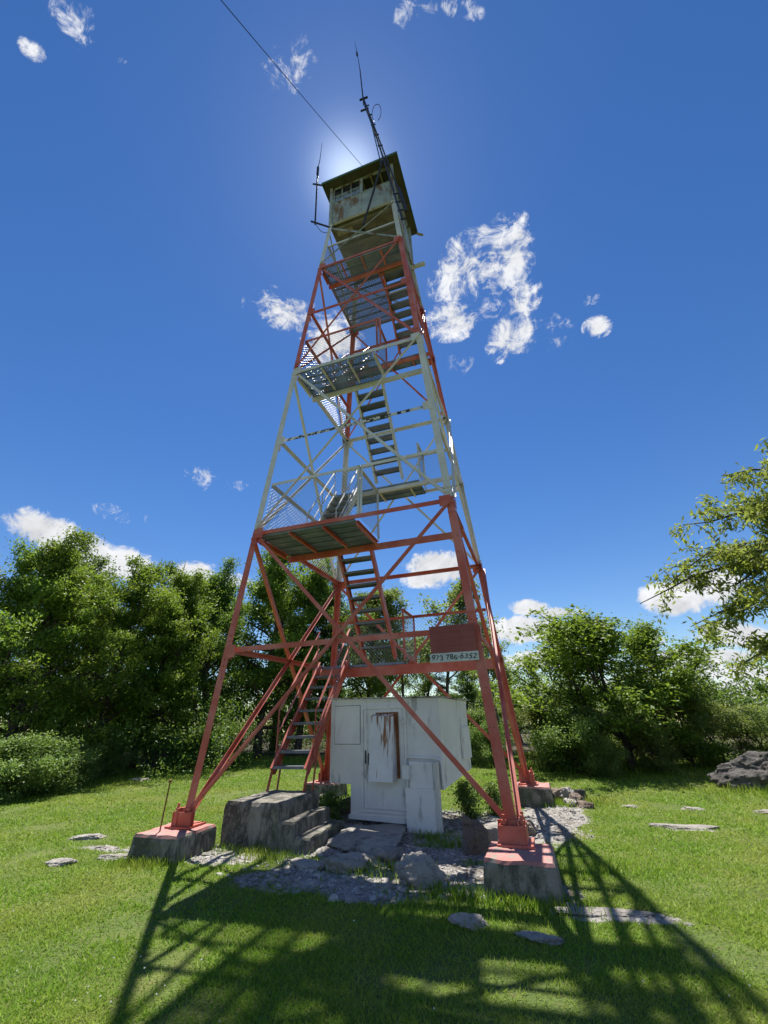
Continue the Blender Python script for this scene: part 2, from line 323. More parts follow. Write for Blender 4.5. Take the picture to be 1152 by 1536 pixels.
def leaf_mat(name, c0, c1, c2, trans=0.42):
    m, nt, out = mat_new(name); k = NT(nt)
    geo = k.n('ShaderNodeNewGeometry'); oi = k.n('ShaderNodeObjectInfo')
    r = k.n('ShaderNodeValToRGB'); k.l(geo.outputs['Random Per Island'], r.inputs[0])
    r.color_ramp.elements[0].color = (*c0, 1); r.color_ramp.elements[1].color = (*c2, 1)
    e = r.color_ramp.elements.new(0.55); e.color = (*c1, 1)
    hv = k.n('ShaderNodeHueSaturation'); k.l(r.outputs[0], hv.inputs['Color'])
    k.l(k.math('ADD', k.math('MULTIPLY', oi.outputs['Random'], 0.03), 0.485), hv.inputs['Hue'])
    k.l(k.math('ADD', k.math('MULTIPLY', oi.outputs['Random'], 0.45), 0.78), hv.inputs['Value'])
    c = k.mix(k.math('MULTIPLY', k.ramp(k.noise(0.9, 3, 0.5, geo.outputs['Position']), 0.35, 0.7), 0.55), hv.outputs[0], c2)
    d = k.n('ShaderNodeBsdfPrincipled'); k.l(c, d.inputs['Base Color']); d.inputs['Roughness'].default_value = 0.55; d.inputs['Specular IOR Level'].default_value = 0.35
    t = k.n('ShaderNodeBsdfTranslucent'); tcx = k.mix(0.45, c, (0.20, 0.26, 0.02)); k.l(tcx, t.inputs[0])
    s = k.n('ShaderNodeMixShader'); s.inputs[0].default_value = trans; k.l(d.outputs[0], s.inputs[1]); k.l(t.outputs[0], s.inputs[2])
    k.l(s.outputs[0], out.inputs[0]); return m
M['leaf'] = leaf_mat('oak_leaf', (0.085, 0.165, 0.022), (0.145, 0.25, 0.030), (0.24, 0.36, 0.05), 0.5)
M['leafd'] = leaf_mat('dark_leaf', (0.05, 0.115, 0.020), (0.08, 0.165, 0.028), (0.13, 0.23, 0.040), 0.46)
M['leafp'] = leaf_mat('pale_leaf', (0.13, 0.19, 0.045), (0.19, 0.25, 0.06), (0.26, 0.31, 0.09), 0.52)
M['leafb'] = leaf_mat('bright_shrub_leaf', (0.10, 0.18, 0.042), (0.15, 0.24, 0.055), (0.21, 0.30, 0.08), 0.45)
M['needle'] = leaf_mat('conifer_needle', (0.020, 0.045, 0.022), (0.03, 0.06, 0.028), (0.045, 0.08, 0.035), 0.2)
def bark_mat():
    m, nt, out = mat_new('bark'); k = NT(nt)
    n = k.noise(9, 8, 0.7, mapped(k, (1, 1, 0.25)))
    c = k.mix(k.ramp(n, 0.35, 0.68), (0.035, 0.028, 0.022), (0.11, 0.095, 0.075))
    principled(k, out, c, 0.9, 0, k.bump(n, 0.8, 0.03)); return m
M['bark'] = bark_mat()
def grass_mat():
    m, nt, out = mat_new('grass_blade'); k = NT(nt)
    geo = k.n('ShaderNodeNewGeometry')
    r = k.n('ShaderNodeValToRGB'); k.l(geo.outputs['Random Per Island'], r.inputs[0])
    r.color_ramp.elements[0].color = (0.115, 0.22, 0.016, 1); r.color_ramp.elements[1].color = (0.34, 0.40, 0.075, 1)
    e = r.color_ramp.elements.new(0.45); e.color = (0.18, 0.325, 0.022, 1)
    e = r.color_ramp.elements.new(0.85); e.color = (0.25, 0.41, 0.038, 1)
    c = k.mix(k.math('MULTIPLY', k.ramp(k.noise(0.55, 7, 0.66, geo.outputs['Position']), 0.42, 0.68), 0.55), r.outputs[0], (0.40, 0.40, 0.085))
    d = k.n('ShaderNodeBsdfPrincipled'); k.l(c, d.inputs['Base Color']); d.inputs['Roughness'].default_value = 0.6; d.inputs['Specular IOR Level'].default_value = 0.2
    t = k.n('ShaderNodeBsdfTranslucent'); k.l(c, t.inputs[0])
    s = k.n('ShaderNodeMixShader'); s.inputs[0].default_value = 0.4; k.l(d.outputs[0], s.inputs[1]); k.l(t.outputs[0], s.inputs[2])
    k.l(s.outputs[0], out.inputs[0]); return m
M['grass'] = grass_mat()
def ground_mat():
    m, nt, out = mat_new('lawn_and_gravel_soil'); k = NT(nt); P = k.pos()
    at = k.n('ShaderNodeAttribute', attribute_name='gravel').outputs['Fac']
    g = k.mix(k.ramp(k.noise(1.2, 7, 0.65, P), 0.35, 0.70), (0.075, 0.115, 0.018), (0.125, 0.15, 0.030))
    g = k.mix(k.math('MULTIPLY', k.ramp(k.noise(9, 6, 0.7, P), 0.55, 0.70), 0.6), g, (0.13, 0.11, 0.045))
    g = k.mix(k.n('ShaderNodeAttribute', attribute_name='leaf_litter').outputs['Fac'], g, (0.055, 0.045, 0.026))
    v = k.n('ShaderNodeTexVoronoi'); v.inputs['Scale'].default_value = 42; k.l(P, v.inputs['Vector'])
    s = k.mix(v.outputs['Color'], (0.22, 0.205, 0.185), (0.44, 0.42, 0.39))
    sep = k.n('ShaderNodeSeparateXYZ'); k.l(v.outputs['Color'], sep.inputs[0])
    s = k.mix(sep.outputs[0], (0.16, 0.15, 0.135), (0.36, 0.34, 0.315))
    s = k.mix(k.ramp(k.noise(3.2, 8, 0.75, P), 0.47, 0.58), s, (0.105, 0.085, 0.06))
    s = k.mix(k.ramp(k.noise(1.6, 6, 0.6, P), 0.52, 0.60), s, (0.30, 0.285, 0.26))
    f = k.ramp(k.math('ADD', at, k.math('MULTIPLY', k.math('SUBTRACT', k.noise(6, 7, 0.7, P), 0.5), 1.1)), 0.42, 0.58)
    c = k.mix(f, g, s)
    h = k.math('ADD', k.math('MULTIPLY', v.outputs['Distance'], 0.7), k.noise(14, 7, 0.7, P))
    principled(k, out, c, 0.95, 0, k.bump(h, 0.8, 0.03)); return m
M['ground'] = ground_mat()

# ------------------------------------------------------------------ ground
GZ = -0.30
def nz3(x, y, s, seed=0.0): return noise.noise(Vector((x*s+seed, y*s-seed, seed*1.7)))
PADS = [(0.5, -0.6, 2.1, 2.0, 1.0), (1.0, -2.6, 1.8, 0.62, 0.92), (2.6, 0.7, 0.62, 1.7, 0.95), (2.95, -2.98, 0.65, 0.16, 0.85), (-1.7, -2.25, 0.75, 0.45, 0.9), (-3.2, -2.35, 1.2, 0.22, 0.75), (-2.3, -2.2, 0.6, 0.5, 0.8), (-0.4, -2.9, 0.9, 0.35, 0.6), (4.7, 0.35, 0.7, 0.2, 0.6)]
def pad(x, y):
    v = 0.0
    wx = x+0.28*nz3(x, y, 1.3, 3.1); wy = y+0.28*nz3(x, y, 1.3, 8.3)
    for cx, cy, rx, ry, st in PADS:
        q = ((wx-cx)/rx)**2+((wy-cy)/ry)**2
        v = max(v, st*min(1.0, max(0.0, 1.5-q)))
    v -= 0.55*max(0.0, nz3(x, y, 1.9, 13.0)-0.05)
    return max(0.0, min(v, 1.0))
def ground_z(x, y):
    d = math.hypot(x, y)
    a = 0.035*nz3(x, y, 0.35, 1.0)+0.018*nz3(x, y, 1.1, 2.0)
    if d < 8: a += 0.035*pad(x, y)*(nz3(x, y, 2.7, 5.0)+0.5*nz3(x, y, 6.0, 6.0))
    far = max(0.0, d-26.0)
    return GZ+a-0.0012*far*far/(1+far*0.02)*0.4
def make_ground():
    fine = np.arange(-6.5, 6.5001, 0.085)
    ext = []; s = 0.085; p = 6.5
    while p < 420: s *= 1.16; p += s; ext.append(p)
    ax = np.concatenate([-np.array(ext[::-1]), fine, np.array(ext)])
    n = len(ax); vsx = []; at = []
    for y in ax:
        for x in ax:
            vsx.append((x, y, ground_z(x, y))); at.append(pad(x, y) if abs(x) < 7 and abs(y) < 7 else 0.0)
    fs = [(j*n+i, j*n+i+1, (j+1)*n+i+1, (j+1)*n+i) for j in range(n-1) for i in range(n-1)]
    me = bpy.data.meshes.new('ground'); me.from_pydata(vsx, [], fs); me.materials.append(M['ground'])
    edge = lambda x, y: min(1.0, max(0.0, (y-(0.12*(x+2)**2*(-0.35 if x > 0 else -1.0)*0.0+(13.2 if x > -9 and x < 3 else (9.0 if x >= 3 else 12.8+1.55*(x+9)))))/1.2))
    b = me.attributes.new('leaf_litter', 'FLOAT', 'POINT'); b.data.foreach_set('value', [edge(v[0], v[1]) for v in vsx])
    a = me.attributes.new('gravel', 'FLOAT', 'POINT'); a.data.foreach_set('value', at)
    me.polygons.foreach_set('use_smooth', [True]*len(fs))
    o = bpy.data.objects.new('ground', me); COL.objects.link(o); tag(o, kind='structure')
make_ground()

# ------------------------------------------------------------------ lookout tower
LV = [0, 2.462, 4.663, 6.910, 9.061, 11.292, 13.364]
CABF = 15.60
def Wd(z): return 2.330-0.07857*z
tower = thing('lookout_tower', 'tall red and white steel fire lookout tower with zigzag stairs and a cab on top', 'lookout tower')
FACES = {'front': (Vector((0, -1, 0)), Vector((1, 0, 0))), 'right': (Vector((1, 0, 0)), Vector((0, 1, 0))),
         'back': (Vector((0, 1, 0)), Vector((-1, 0, 0))), 'left': (Vector((-1, 0, 0)), Vector((0, -1, 0)))}
def fp(face, s, z, off=0.0):
    n, t = FACES[face]; w = Wd(z); return n*(w+off)+t*(s*w)+Vector((0, 0, z))
RED, WHT = M['red'], M['white']
def band(z): return 1 if LV[2]-0.01 < z < LV[4]-0.01 else (1 if z > LV[6]+0.05 else 0)
BM = [RED, WHT]
for sx, sy in ((-1, -1), (1, -1), (1, 1), (-1, 1)):
    zz = [0.03, LV[2], LV[4], LV[6]+(0.0 if (sx, sy) != (-1, -1) else -0.1), CABF]
    m = MB()
    pts = [(sx*Wd(z), sy*Wd(z), z) for z in zz]
    m.angle(pts, (-sx, 0, 0), (0, -sy, 0), 0.122, 0.013, [0, 1, 0, 1])
    for z in (LV[1], LV[2], LV[4], LV[6]):   # splice plates with bolt heads
        for q in range(6):
            zc = z-0.30+q*0.1
            m.bar((sx*(Wd(zc)+0.002), sy*(Wd(zc)-0.05), zc), (sx*(Wd(zc)+0.016), sy*(Wd(zc)-0.05), zc), 0.028, 0.028, mat=band(zc))
            m.bar((sx*(Wd(zc)-0.05), sy*(Wd(zc)+0.002), zc), (sx*(Wd(zc)-0.05), sy*(Wd(zc)+0.016), zc), 0.028, 0.028, mat=band(zc))
            m.bar((sx*(Wd(zc)-0.11), sy*(Wd(zc)+0.002), zc), (sx*(Wd(zc)-0.11), sy*(Wd(zc)+0.016), zc), 0.028, 0.028, mat=band(zc))
    for z in LV[1:]:   # gusset plates where braces and beams meet the leg
        w_ = Wd(z); b_ = band(z-0.05)
        m.box((sx*w_-sx*0.23, sy*(w_+0.0175), z-0.17), (sx*w_-sx*0.03, sy*(w_+0.0215), z+0.03), b_)
        m.box((sx*(w_+0.0175), sy*w_-sy*0.23, z-0.17), (sx*(w_+0.0215), sy*w_-sy*0.03, z+0.03), b_)
    m.build('leg', BM, tower)
    # shoe: two ribbed plates round the leg foot on a base plate, with anchor bolts
    m = MB(); x0, y0 = sx*2.33, sy*2.33
    def T(a, b, z, x0=x0, y0=y0, sx=sx, sy=sy): return (x0+sx*a, y0+sy*b, z)
    m.box((-0.24, -0.24, 0.006), (0.15, 0.15, 0.03), 0, T)
    m.box((0.005, -0.22, 0.03), (0.023, 0.10, 0.235), 0, T)
    m.box((-0.22, 0.005, 0.03), (0.004, 0.023, 0.235), 0, T)
    for a in (-0.20, -0.09, 0.075):
        m.box((0.0235, a, 0.03), (0.075, a+0.018, 0.20), 0, T)
    for a in (-0.20, -0.09):
        m.box((a, 0.0235, 0.03), (a+0.018, 0.075, 0.20), 0, T)
    m.box((0.076, -0.22, 0.03), (0.088, 0.10, 0.19), 0, T)
    m.box((-0.22, 0.076, 0.03), (0.07, 0.088, 0.19), 0, T)
    for a, b in ((0.05, -0.145), (-0.145, 0.05), (0.05, 0.045)):
        p = T(a, b, 0.03); q = T(a, b, 0.29); m.tube([p, q], 0.017, 8); m.tube([T(a, b, 0.205), T(a, b, 0.24)], 0.032, 6)
    m.build('leg_shoe', [RED], tower)
def brace(face, s0, z0, s1, z1, off, out, mat, size=0.088, name='diagonal_brace'):
    n, t = FACES[face]
    p0 = fp(face, s0, z0, off); p1 = fp(face, s1, z1, off); ax = (p1-p0).normalized()
    m = MB(); a = ax.cross(n)
    if a.z < 0: a = -a
    m.angle([p0-a*size*0.5, p1-a*size*0.5], a, n*out, size, 0.009)
    return m.build(name, [mat], tower)
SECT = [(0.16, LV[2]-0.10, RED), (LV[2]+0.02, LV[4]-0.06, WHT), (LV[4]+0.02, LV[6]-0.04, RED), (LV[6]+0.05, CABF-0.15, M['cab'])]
for face in FACES:
    for i, (za, zb, mt) in enumerate(SECT):
        sz = (0.064, 0.054, 0.048, 0.036)[i]
        brace(face, -0.975, za, 0.965, zb, 0.004, 1, mt, sz)
        brace(face, 0.975, za, -0.965, zb, -0.030, -1, mt, sz)
    for l in range(1, 7):
        n, t = FACES[face]; z = LV[l]
        mt = RED if l in (1, 2, 5, 6) else WHT
        if l == 3 and face == 'front': mt = M['peel']
        a = 0.99; o = -0.045
        m = MB(); sz = 0.082 if l in (1, 2, 4) else 0.066
        m.angle([fp(face, -a, z, o), fp(face, a, z, o)], (0, 0, -1), -n, sz, 0.011)
        m.build('cross_beam', [mt], tower)
# beams that carry the platforms and landings
def beam(p0, p1, w, h, mat, name='platform_beam'):
    m = MB(); p0 = Vector(p0); p1 = Vector(p1); d = (p1-p0).normalized(); sd = d.cross(Vector((0, 0, 1))).normalized()
    m.bar(p0-Vector((0, 0, h/2-0.006)), p1-Vector((0, 0, h/2-0.006)), 0.010, h-0.024)
    m.bar(p0+sd*(w/2-0.005)-Vector((0, 0, 0.0)), p1+sd*(w/2-0.005), w, 0.012)
    m.bar(p0+sd*(w/2-0.005)-Vector((0, 0, h-0.012)), p1+sd*(w/2-0.005)-Vector((0, 0, h-0.012)), w, 0.012)
    return m.build(name, [mat], tower)
YB, YL = -0.70, 0.97
JX = {2: 0.18, 4: 0.46, 6: 0.61}
BEAMMAT = {1: RED, 2: RED, 3: WHT, 4: WHT, 5: RED, 6: RED}
for l in (2, 4, 6):
    z = LV[l]-0.125; w = Wd(z)-0.06
    beam((w, YB, z), (-w, YB, z), 0.06, 0.125, BEAMMAT[l])
    beam((JX[l], -w+0.01, z), (JX[l], YB-0.09, z), 0.05, 0.10, BEAMMAT[l])
    for q in (0.34, 0.68):
        x = -w+(JX[l]+w)*q; beam((x, -w+0.01, z+0.02), (x, YB-0.09, z+0.02), 0.035, 0.07, BEAMMAT[l])
    for sx in (-1, 1):
        beam((sx*(w+0.0), -w+0.1, z), (sx*(w+0.0), YB-0.09, z), 0.05, 0.10, BEAMMAT[l])
for l in (1, 3, 5):
    z = LV[l]-0.125; w = Wd(z)-0.06
    beam((w, YL, z), (-w, YL, z), 0.07, 0.20 if l == 1 else 0.10, BEAMMAT[l])
z = LV[6]-0.125
beam((JX[6]-0.25, YB+0.09, z), (JX[6]-0.25, 1.17, z), 0.05, 0.10, RED)
def planks(name, x0, x1, y0, y1, z, solid, mat, taper=None):
    """walkway planks laid side by side along x: each a row of bars between two folded edges (or a corrugated sheet)"""
    m = MB(); pw = 0.235; n = max(1, round((y1-y0)/pw)); pw = (y1-y0)/n
    for i in range(n):
        a = y0+i*pw+0.004; b = y0+(i+1)*pw-0.004
        m.bar((x0, a+0.003, z-0.02), (x1, a+0.003, z-0.02), 0.006, 0.045); m.bar((x0, b-0.003, z-0.02), (x1, b-0.003, z-0.02), 0.006, 0.045)
        if solid:
            k = 8; st = (b-a-0.012)/k
            for j in range(k):
                yy = a+0.006+(j+0.5)*st
                m.bar((x0, yy, z-(0.004 if j % 2 else 0.012)), (x1, yy, z-(0.004 if j % 2 else 0.012)), st*1.02, 0.008)
        else:
            k = 5; st = (b-a-0.012)/k
            for j in range(k):
                yy = a+0.006+(j+0.5)*st; m.bar((x0, yy, z-0.006), (x1, yy, z-0.006), st*0.50, 0.010)
            q = x0+0.02
            while q < x1: m.bar((q, a+0.007, z-0.0125), (q, b-0.007, z-0.0125), 0.020, 0.002); q += 0.075
    return m.build(name, [mat], tower)
G = M['grate']
w = Wd(LV[2])-0.07; planks('platform', -w, JX[2]-0.04, -w, YB+0.05, LV[2]-0.07, True, G)
w = Wd(LV[4])-0.07; planks('platform', -w, JX[4]-0.04, -w, YB+0.05, LV[4]-0.07, False, G)
w = Wd(LV[6])-0.07; planks('platform', -w, w, -w, YB-0.01, LV[6]-0.07, False, G); planks('platform', -w, JX[6]-0.22, YB+0.01, w, LV[6]-0.07, False, G)
planks('landing', -2.05, 0.12, YL-0.02, Wd(LV[1])-0.08, LV[1]-0.07, True, G)
planks('landing', -1.70, 0.76, YL-0.02, Wd(LV[3])-0.08, LV[3]-0.07, True, G)
planks('landing', -1.32, 1.26, YL-0.02, Wd(LV[5])-0.08, LV[5]-0.07, True, G)
for x in (-1.2, -0.4, 0.45):
    beam((x, YL+0.09, LV[3]-0.10), (x, Wd(LV[3])-0.10, LV[3]-0.10), 0.04, 0.07, WHT)
for x in (-1.4, -0.7, -0.03):
    beam((x, YL+0.09, LV[1]-0.10), (x, Wd(LV[1])-0.10, LV[1]-0.10), 0.04, 0.07, RED)
for x in (-0.6, 0.1, 0.8):
    beam((x, YL+0.09, LV[5]-0.10), (x, Wd(LV[5])-0.10, LV[5]-0.10), 0.04, 0.07, RED)
def flight(x0, x1, yb, zb, yt, zt, n, mat, rails=(True, True), feet=False):
    m = MB(); d = Vector((0, yt-yb, zt-zb)).normalized(); nn = Vector((0, -d.z, d.y))
    if nn.z < 0: nn = -nn
    for x, s in ((x0, 1), (x1, -1)):
        a = Vector((x, yb, zb)); b = Vector((x, yt, zt))
        m.bar(a, b, 0.010, 0.165, nn)
        m.bar(a+Vector((s*0.02, 0, 0))+nn*0.078, b+Vector((s*0.02, 0, 0))+nn*0.078, 0.045, 0.009, nn)
        m.bar(a+Vector((s*0.02, 0, 0))-nn*0.078, b+Vector((s*0.02, 0, 0))-nn*0.078, 0.045, 0.009, nn)
        if feet:
            m.bar(a+d*0.03, (x, yb-0.10, zb-0.30), 0.012, 0.07, (0, 1, 0)); m.bar(a+d*0.55, (x, yb+0.22, zb-0.30), 0.012, 0.05, (0, 1, 0))
    st = m.build('stair', [mat], tower)
    for i in range(n):
        f = (i+1)/(n+1) if not feet else (i+0.35)/(n+0.55)
        y = yb+(yt-yb)*f; z = zb+(zt-zb)*f; t = MB()
        for j in range(5):
            yy = y-0.10+0.04*j+0.02
            t.bar((x0+0.03, yy, z), (x1-0.03, yy, z), 0.034, 0.012)
        t.bar((x0+0.03, y-0.104, z-0.018), (x1-0.03, y-0.104, z-0.018), 0.006, 0.045); t.bar((x0+0.03, y+0.104, z-0.018), (x1-0.03, y+0.104, z-0.018), 0.006, 0.045)
        t.build('tread', [M['tread']], st)
    for x, on in ((x0-0.035, rails[0]), (x1+0.035, rails[1])):
        if not on: continue
        h = MB(); a = Vector((x, yb, zb))+d*0.25; b = Vector((x, yt, zt))-d*0.1; up = Vector((0, 0, 0.82))
        h.angle([a+up, b+up], (0, 0, -1), (1, 0, 0), 0.045, 0.006)
        h.angle([a+up*0.52, b+up*0.52], (0, 0, -1), (1, 0, 0), 0.035, 0.005)
        for p in (a, (a+b)/2, b): h.bar(p-Vector((0, 0, 0.02)), p+up, 0.008, 0.04, (0, 1, 0))
        h.build('handrail', [mat], st)
flight(-1.87, -1.17, -0.80, 0.52, YL-0.05, LV[1]-0.02, 8, RED, feet=True)
flight(-0.78, -0.02, YL-0.06, LV[1]+0.02, YB+0.10, LV[2]-0.06, 8, RED, (False, False))
flight(-1.56, -0.90, YB+0.0, LV[2]-0.05, YL-0.05, LV[3]-0.06, 8, WHT)
flight(-0.40, 0.36, YL-0.06, LV[3]+0.02, YB+0.10, LV[4]-0.06, 8, WHT, (False, False))
flight(-1.22, -0.58, YB+0.0, LV[4]-0.05, YL-0.05, LV[5]-0.06, 8, RED)
flight(0.46, 1.14, YL-0.06, LV[5]+0.02, YB+0.10, LV[6]-0.06, 8, RED, (False, False))
# railings with chain-link infill
def chain(p00, p10, p11, p01, mat=None, sp=0.086, r=0.0028):
    A, B, Cc, D = (Vector(p) for p in (p00, p10, p11, p01))
    L = ((B-A).length+(Cc-D).length)/2; H = ((D-A).length+(Cc-B).length)/2
    def P(s, t): s /= L; t /= H; return (A*(1-s)+B*s)*(1-t)+(D*(1-s)+Cc*s)*t
    m = MB(); k = -H
    while k < L:
        s0, s1 = max(0, k), min(L, k+H)
        if s1-s0 > 0.02: m.tube([P(s0, s0-k), P(s1, s1-k)], r, 3, cap=False)
        a0, a1 = max(0, k), min(L, k+H)
        if a1-a0 > 0.02: m.tube([P(a0, H-(a0-k)), P(a1, H-(a1-k))], r, 3, cap=False)
        k += sp
    return m
def railing(face, s0, s1, z, h, mat, mesh=True, post=True):
    n, t = FACES[face]; m = MB(); o = -0.075
    zt = z+h
    m.angle([fp(face, s0, zt, o), fp(face, s1, zt, o)], (0, 0, -1), -n, 0.06, 0.007)
    for s in (s0, s1):
        if abs(s) < 0.93: m.angle([fp(face, s, z, o), fp(face, s, zt, o)], t, -n, 0.045, 0.006)
    r = m.build('railing', [mat], tower)
    if mesh:
        c = chain(fp(face, s0, z+0.03, o-0.012), fp(face, s1, z+0.03, o-0.012), fp(face, s1, zt-0.02, o-0.012), fp(face, s0, zt-0.02, o-0.012))
        c.build('chain_link', [M['wire']], r)
def railing2(p0, p1, h, mat):
    m = MB(); p0 = Vector(p0); p1 = Vector(p1); up = Vector((0, 0, h)); d = (p1-p0).normalized(); sd = d.cross(Vector((0, 0, 1)))
    m.angle([p0+up, p1+up], (0, 0, -1), sd, 0.05, 0.006)
    for p in (p0+d*0.02, p1-d*0.05): m.angle([p, p+up-Vector((0, 0, 0.008))], d, sd, 0.045, 0.006)
    r = m.build('railing', [mat], tower)
    e = Vector((0, 0, 0.03)); f = Vector((0, 0, h-0.02)); q = sd*0.02
    chain(p0+e+q, p1+e+q, p1+f+q, p0+f+q).build('chain_link', [M['wire']], r)
HR = 1.12
railing('front', -0.94, JX[2]/Wd(LV[2]), LV[2], HR, WHT); railing2((JX[2], -1.88, LV[2]-0.05), (JX[2], YB, LV[2]-0.05), HR, WHT)
railing('front', JX[2]/Wd(LV[2])+0.03, 0.94, LV[2], HR, WHT, False)
railing('left', -0.94, 0.94, LV[2], HR, WHT)
railing('front', -0.94, JX[4]/Wd(LV[4])+0.1, LV[4], HR, RED); railing2((JX[4]+0.05, -1.50, LV[4]-0.05), (JX[4]+0.05, YB, LV[4]-0.05), HR, RED)
railing('left', -0.94, 0.94, LV[4], HR, RED); railing('back', -0.94, 0.94, LV[5]-0.0, HR, RED)
railing('front', -0.94, 0.94, LV[6], HR, WHT); railing('left', -0.94, 0.94, LV[6], HR, WHT); railing('back', -0.94, 0.94, LV[6], HR, WHT); railing('right', -0.94, 0.94, LV[6], HR, WHT)
railing('back', -0.94, 0.94, LV[1], HR, RED); railing2((0.12, YL, LV[1]-0.03), (0.12, 2.0, LV[1]-0.03), HR, RED)
railing('back', -0.94, 0.94, LV[3], HR, WHT); railing2((0.76, YL, LV[3]-0.03), (0.76, 1.68, LV[3]-0.03), HR, WHT)

# cab ------------------------------------------------------------------
CW, SILL, HEAD = 1.07, 16.77, 17.60
m = MB()
for face, (n, t) in FACES.items():
    def T(a, b, z, n=n, t=t): p = n*(CW-b)+t*a; return (p.x, p.y, z)
    m.box((-CW+0.045, 0.0, CABF-0.02), (-0.004, 0.03, SILL-0.03), 0, T); m.box((0.004, 0.0, CABF-0.02), (CW-0.045, 0.03, SILL-0.03), 0, T)
    m.box((-CW+0.045, -0.016, SILL-0.03), (CW-0.045, 0.05, SILL), 0, T)
    m.box((-CW+0.09, 0.002, HEAD), (CW-0.09, 0.06, HEAD+0.06), 0, T)
    m.box((-0.045, -0.004, SILL), (0.045, 0.056, HEAD), 0, T)
    m.box((-CW+0.05, -0.022, CABF-0.09), (CW-0.05, -0.001, CABF+0.03), 1, T)     # board along the foot of the wall
    m.box((-CW+0.30, -0.010, CABF+0.035), (-0.30, -0.001, CABF+0.085), 1, T)
for sx in (-1, 1):
    for sy in (-1, 1):
        m.box((sx*CW-0.048, sy*CW-0.048, CABF-0.02), (sx*CW+0.048, sy*CW+0.048, HEAD+0.06), 0)
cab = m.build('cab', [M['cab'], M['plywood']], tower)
m = MB()
for i in range(11):
    x = -1.05+i*0.191; m.box((x, -1.05, CABF-0.035), (x+0.186, 1.05, CABF-0.003), 0)
for y in (-0.95, -0.35, 0.35, 0.95): m.box((-1.06, y-0.04, CABF-0.17), (1.06, y+0.04, CABF-0.037), 0)
m.box((-0.94, -0.90, CABF-0.10), (-0.40, -0.72, CABF-0.038), 1)
m.tube([(-0.14, -0.62, CABF-0.22), (-0.14, -0.62, CABF-0.0355)], 0.075, 12, 2)
m.build('floor', [M['board'], M['plywood'], M['shadow_gap']], cab)
m = MB(); e = 1.33; zt = HEAD+0.065
m.hexa([(-e, -e, zt), (e, -e, zt), (e, e, zt), (-e, e, zt), (-e, -e, zt+0.03), (e, -e, zt+0.03), (e, e, zt+0.03), (-e, e, zt+0.03)], 1)
for s in (-1, 1):
    m.box((-e-0.012, s*e-0.012, zt-0.02), (e+0.012, s*e+0.012, zt+0.075), 0); m.box((s*e-0.013, -e+0.013, zt-0.021), (s*e+0.013, e-0.013, zt+0.076), 0)
m.add([(-e, -e, zt+0.07), (e, -e, zt+0.07), (e, e, zt+0.07), (-e, e, zt+0.07), (0, 0, zt+0.62)], [(0, 1, 4), (1, 2, 4), (2, 3, 4), (3, 0, 4)], 0)
for i in range(7):
    x = -0.96+i*0.32; m.box((x-0.02, -1.0, zt-0.10), (x+0.02, 1.0, zt-0.001), 2)
for i in range(5):
    x = -1.2+i*0.6
    m.box((x-0.02, -e+0.014, zt-0.05), (x+0.02, -CW-0.06, zt-0.001), 1); m.box((x-0.02, CW+0.06, zt-0.05), (x+0.02, e-0.014, zt-0.001), 1)
m.tube([(-0.9, -1.1, zt+0.07), (-0.9, -1.1, zt+0.20)], 0.03, 8, 3)
m.build('roof', [M['green'], M['rafter'], M['plywood'], M['dark']], cab)
for face, (n, t) in FACES.items():
    for side in (-1, 1):
        if face == 'front' and side == 1: continue      # this one stands open
        a0, a1 = (-CW+0.05, -0.047) if side < 0 else (0.047, CW-0.05)
        def T(a, b, z, n=n, t=t): p = n*(CW-0.02-b)+t*a; return (p.x, p.y, z)
        m = MB(); zl = [SILL+0.004, (SILL+HEAD)/2, HEAD-0.004]
        for i in range(4):
            a = a0+(a1-a0)*i/3; m.box((a-(0.0 if i == 0 else 0.016), -0.012, zl[0]), (a+(0.0 if i == 3 else 0.016)+(0.03 if i == 0 else 0)-(0), 0.012, zl[2]), 0, T)
        for z in zl: m.box((a0+0.032, -0.010, z-(0 if z == zl[0] else 0.016)), (a1-0.018, 0.010, z+(0 if z == zl[2] else 0.016)), 0, T)
        for r in range(2):
            for i in range(3):
                a = a0+(a1-a0)*i/3; b = a0+(a1-a0)*(i+1)/3
                m.box((a+0.012, -0.002, zl[r]+0.012), (b-0.012, 0.002, zl[r+1]-0.012), 2 if r == 0 else 1, T)
        m.build('window', [M['cab'], M['glass'], M['glass_sky']], cab)
m = MB(); m.box((0.95, 0.98, CABF-0.30), (1.52, 1.08, CABF-0.18)); m.build('outrigger', [M['white']], cab)
m = MB(); m.bar((1.30, 1.32, HEAD+0.03), (1.52, 1.36, HEAD-0.12), 0.07, 0.05); m.build('bracket', [M['plywood']], cab)

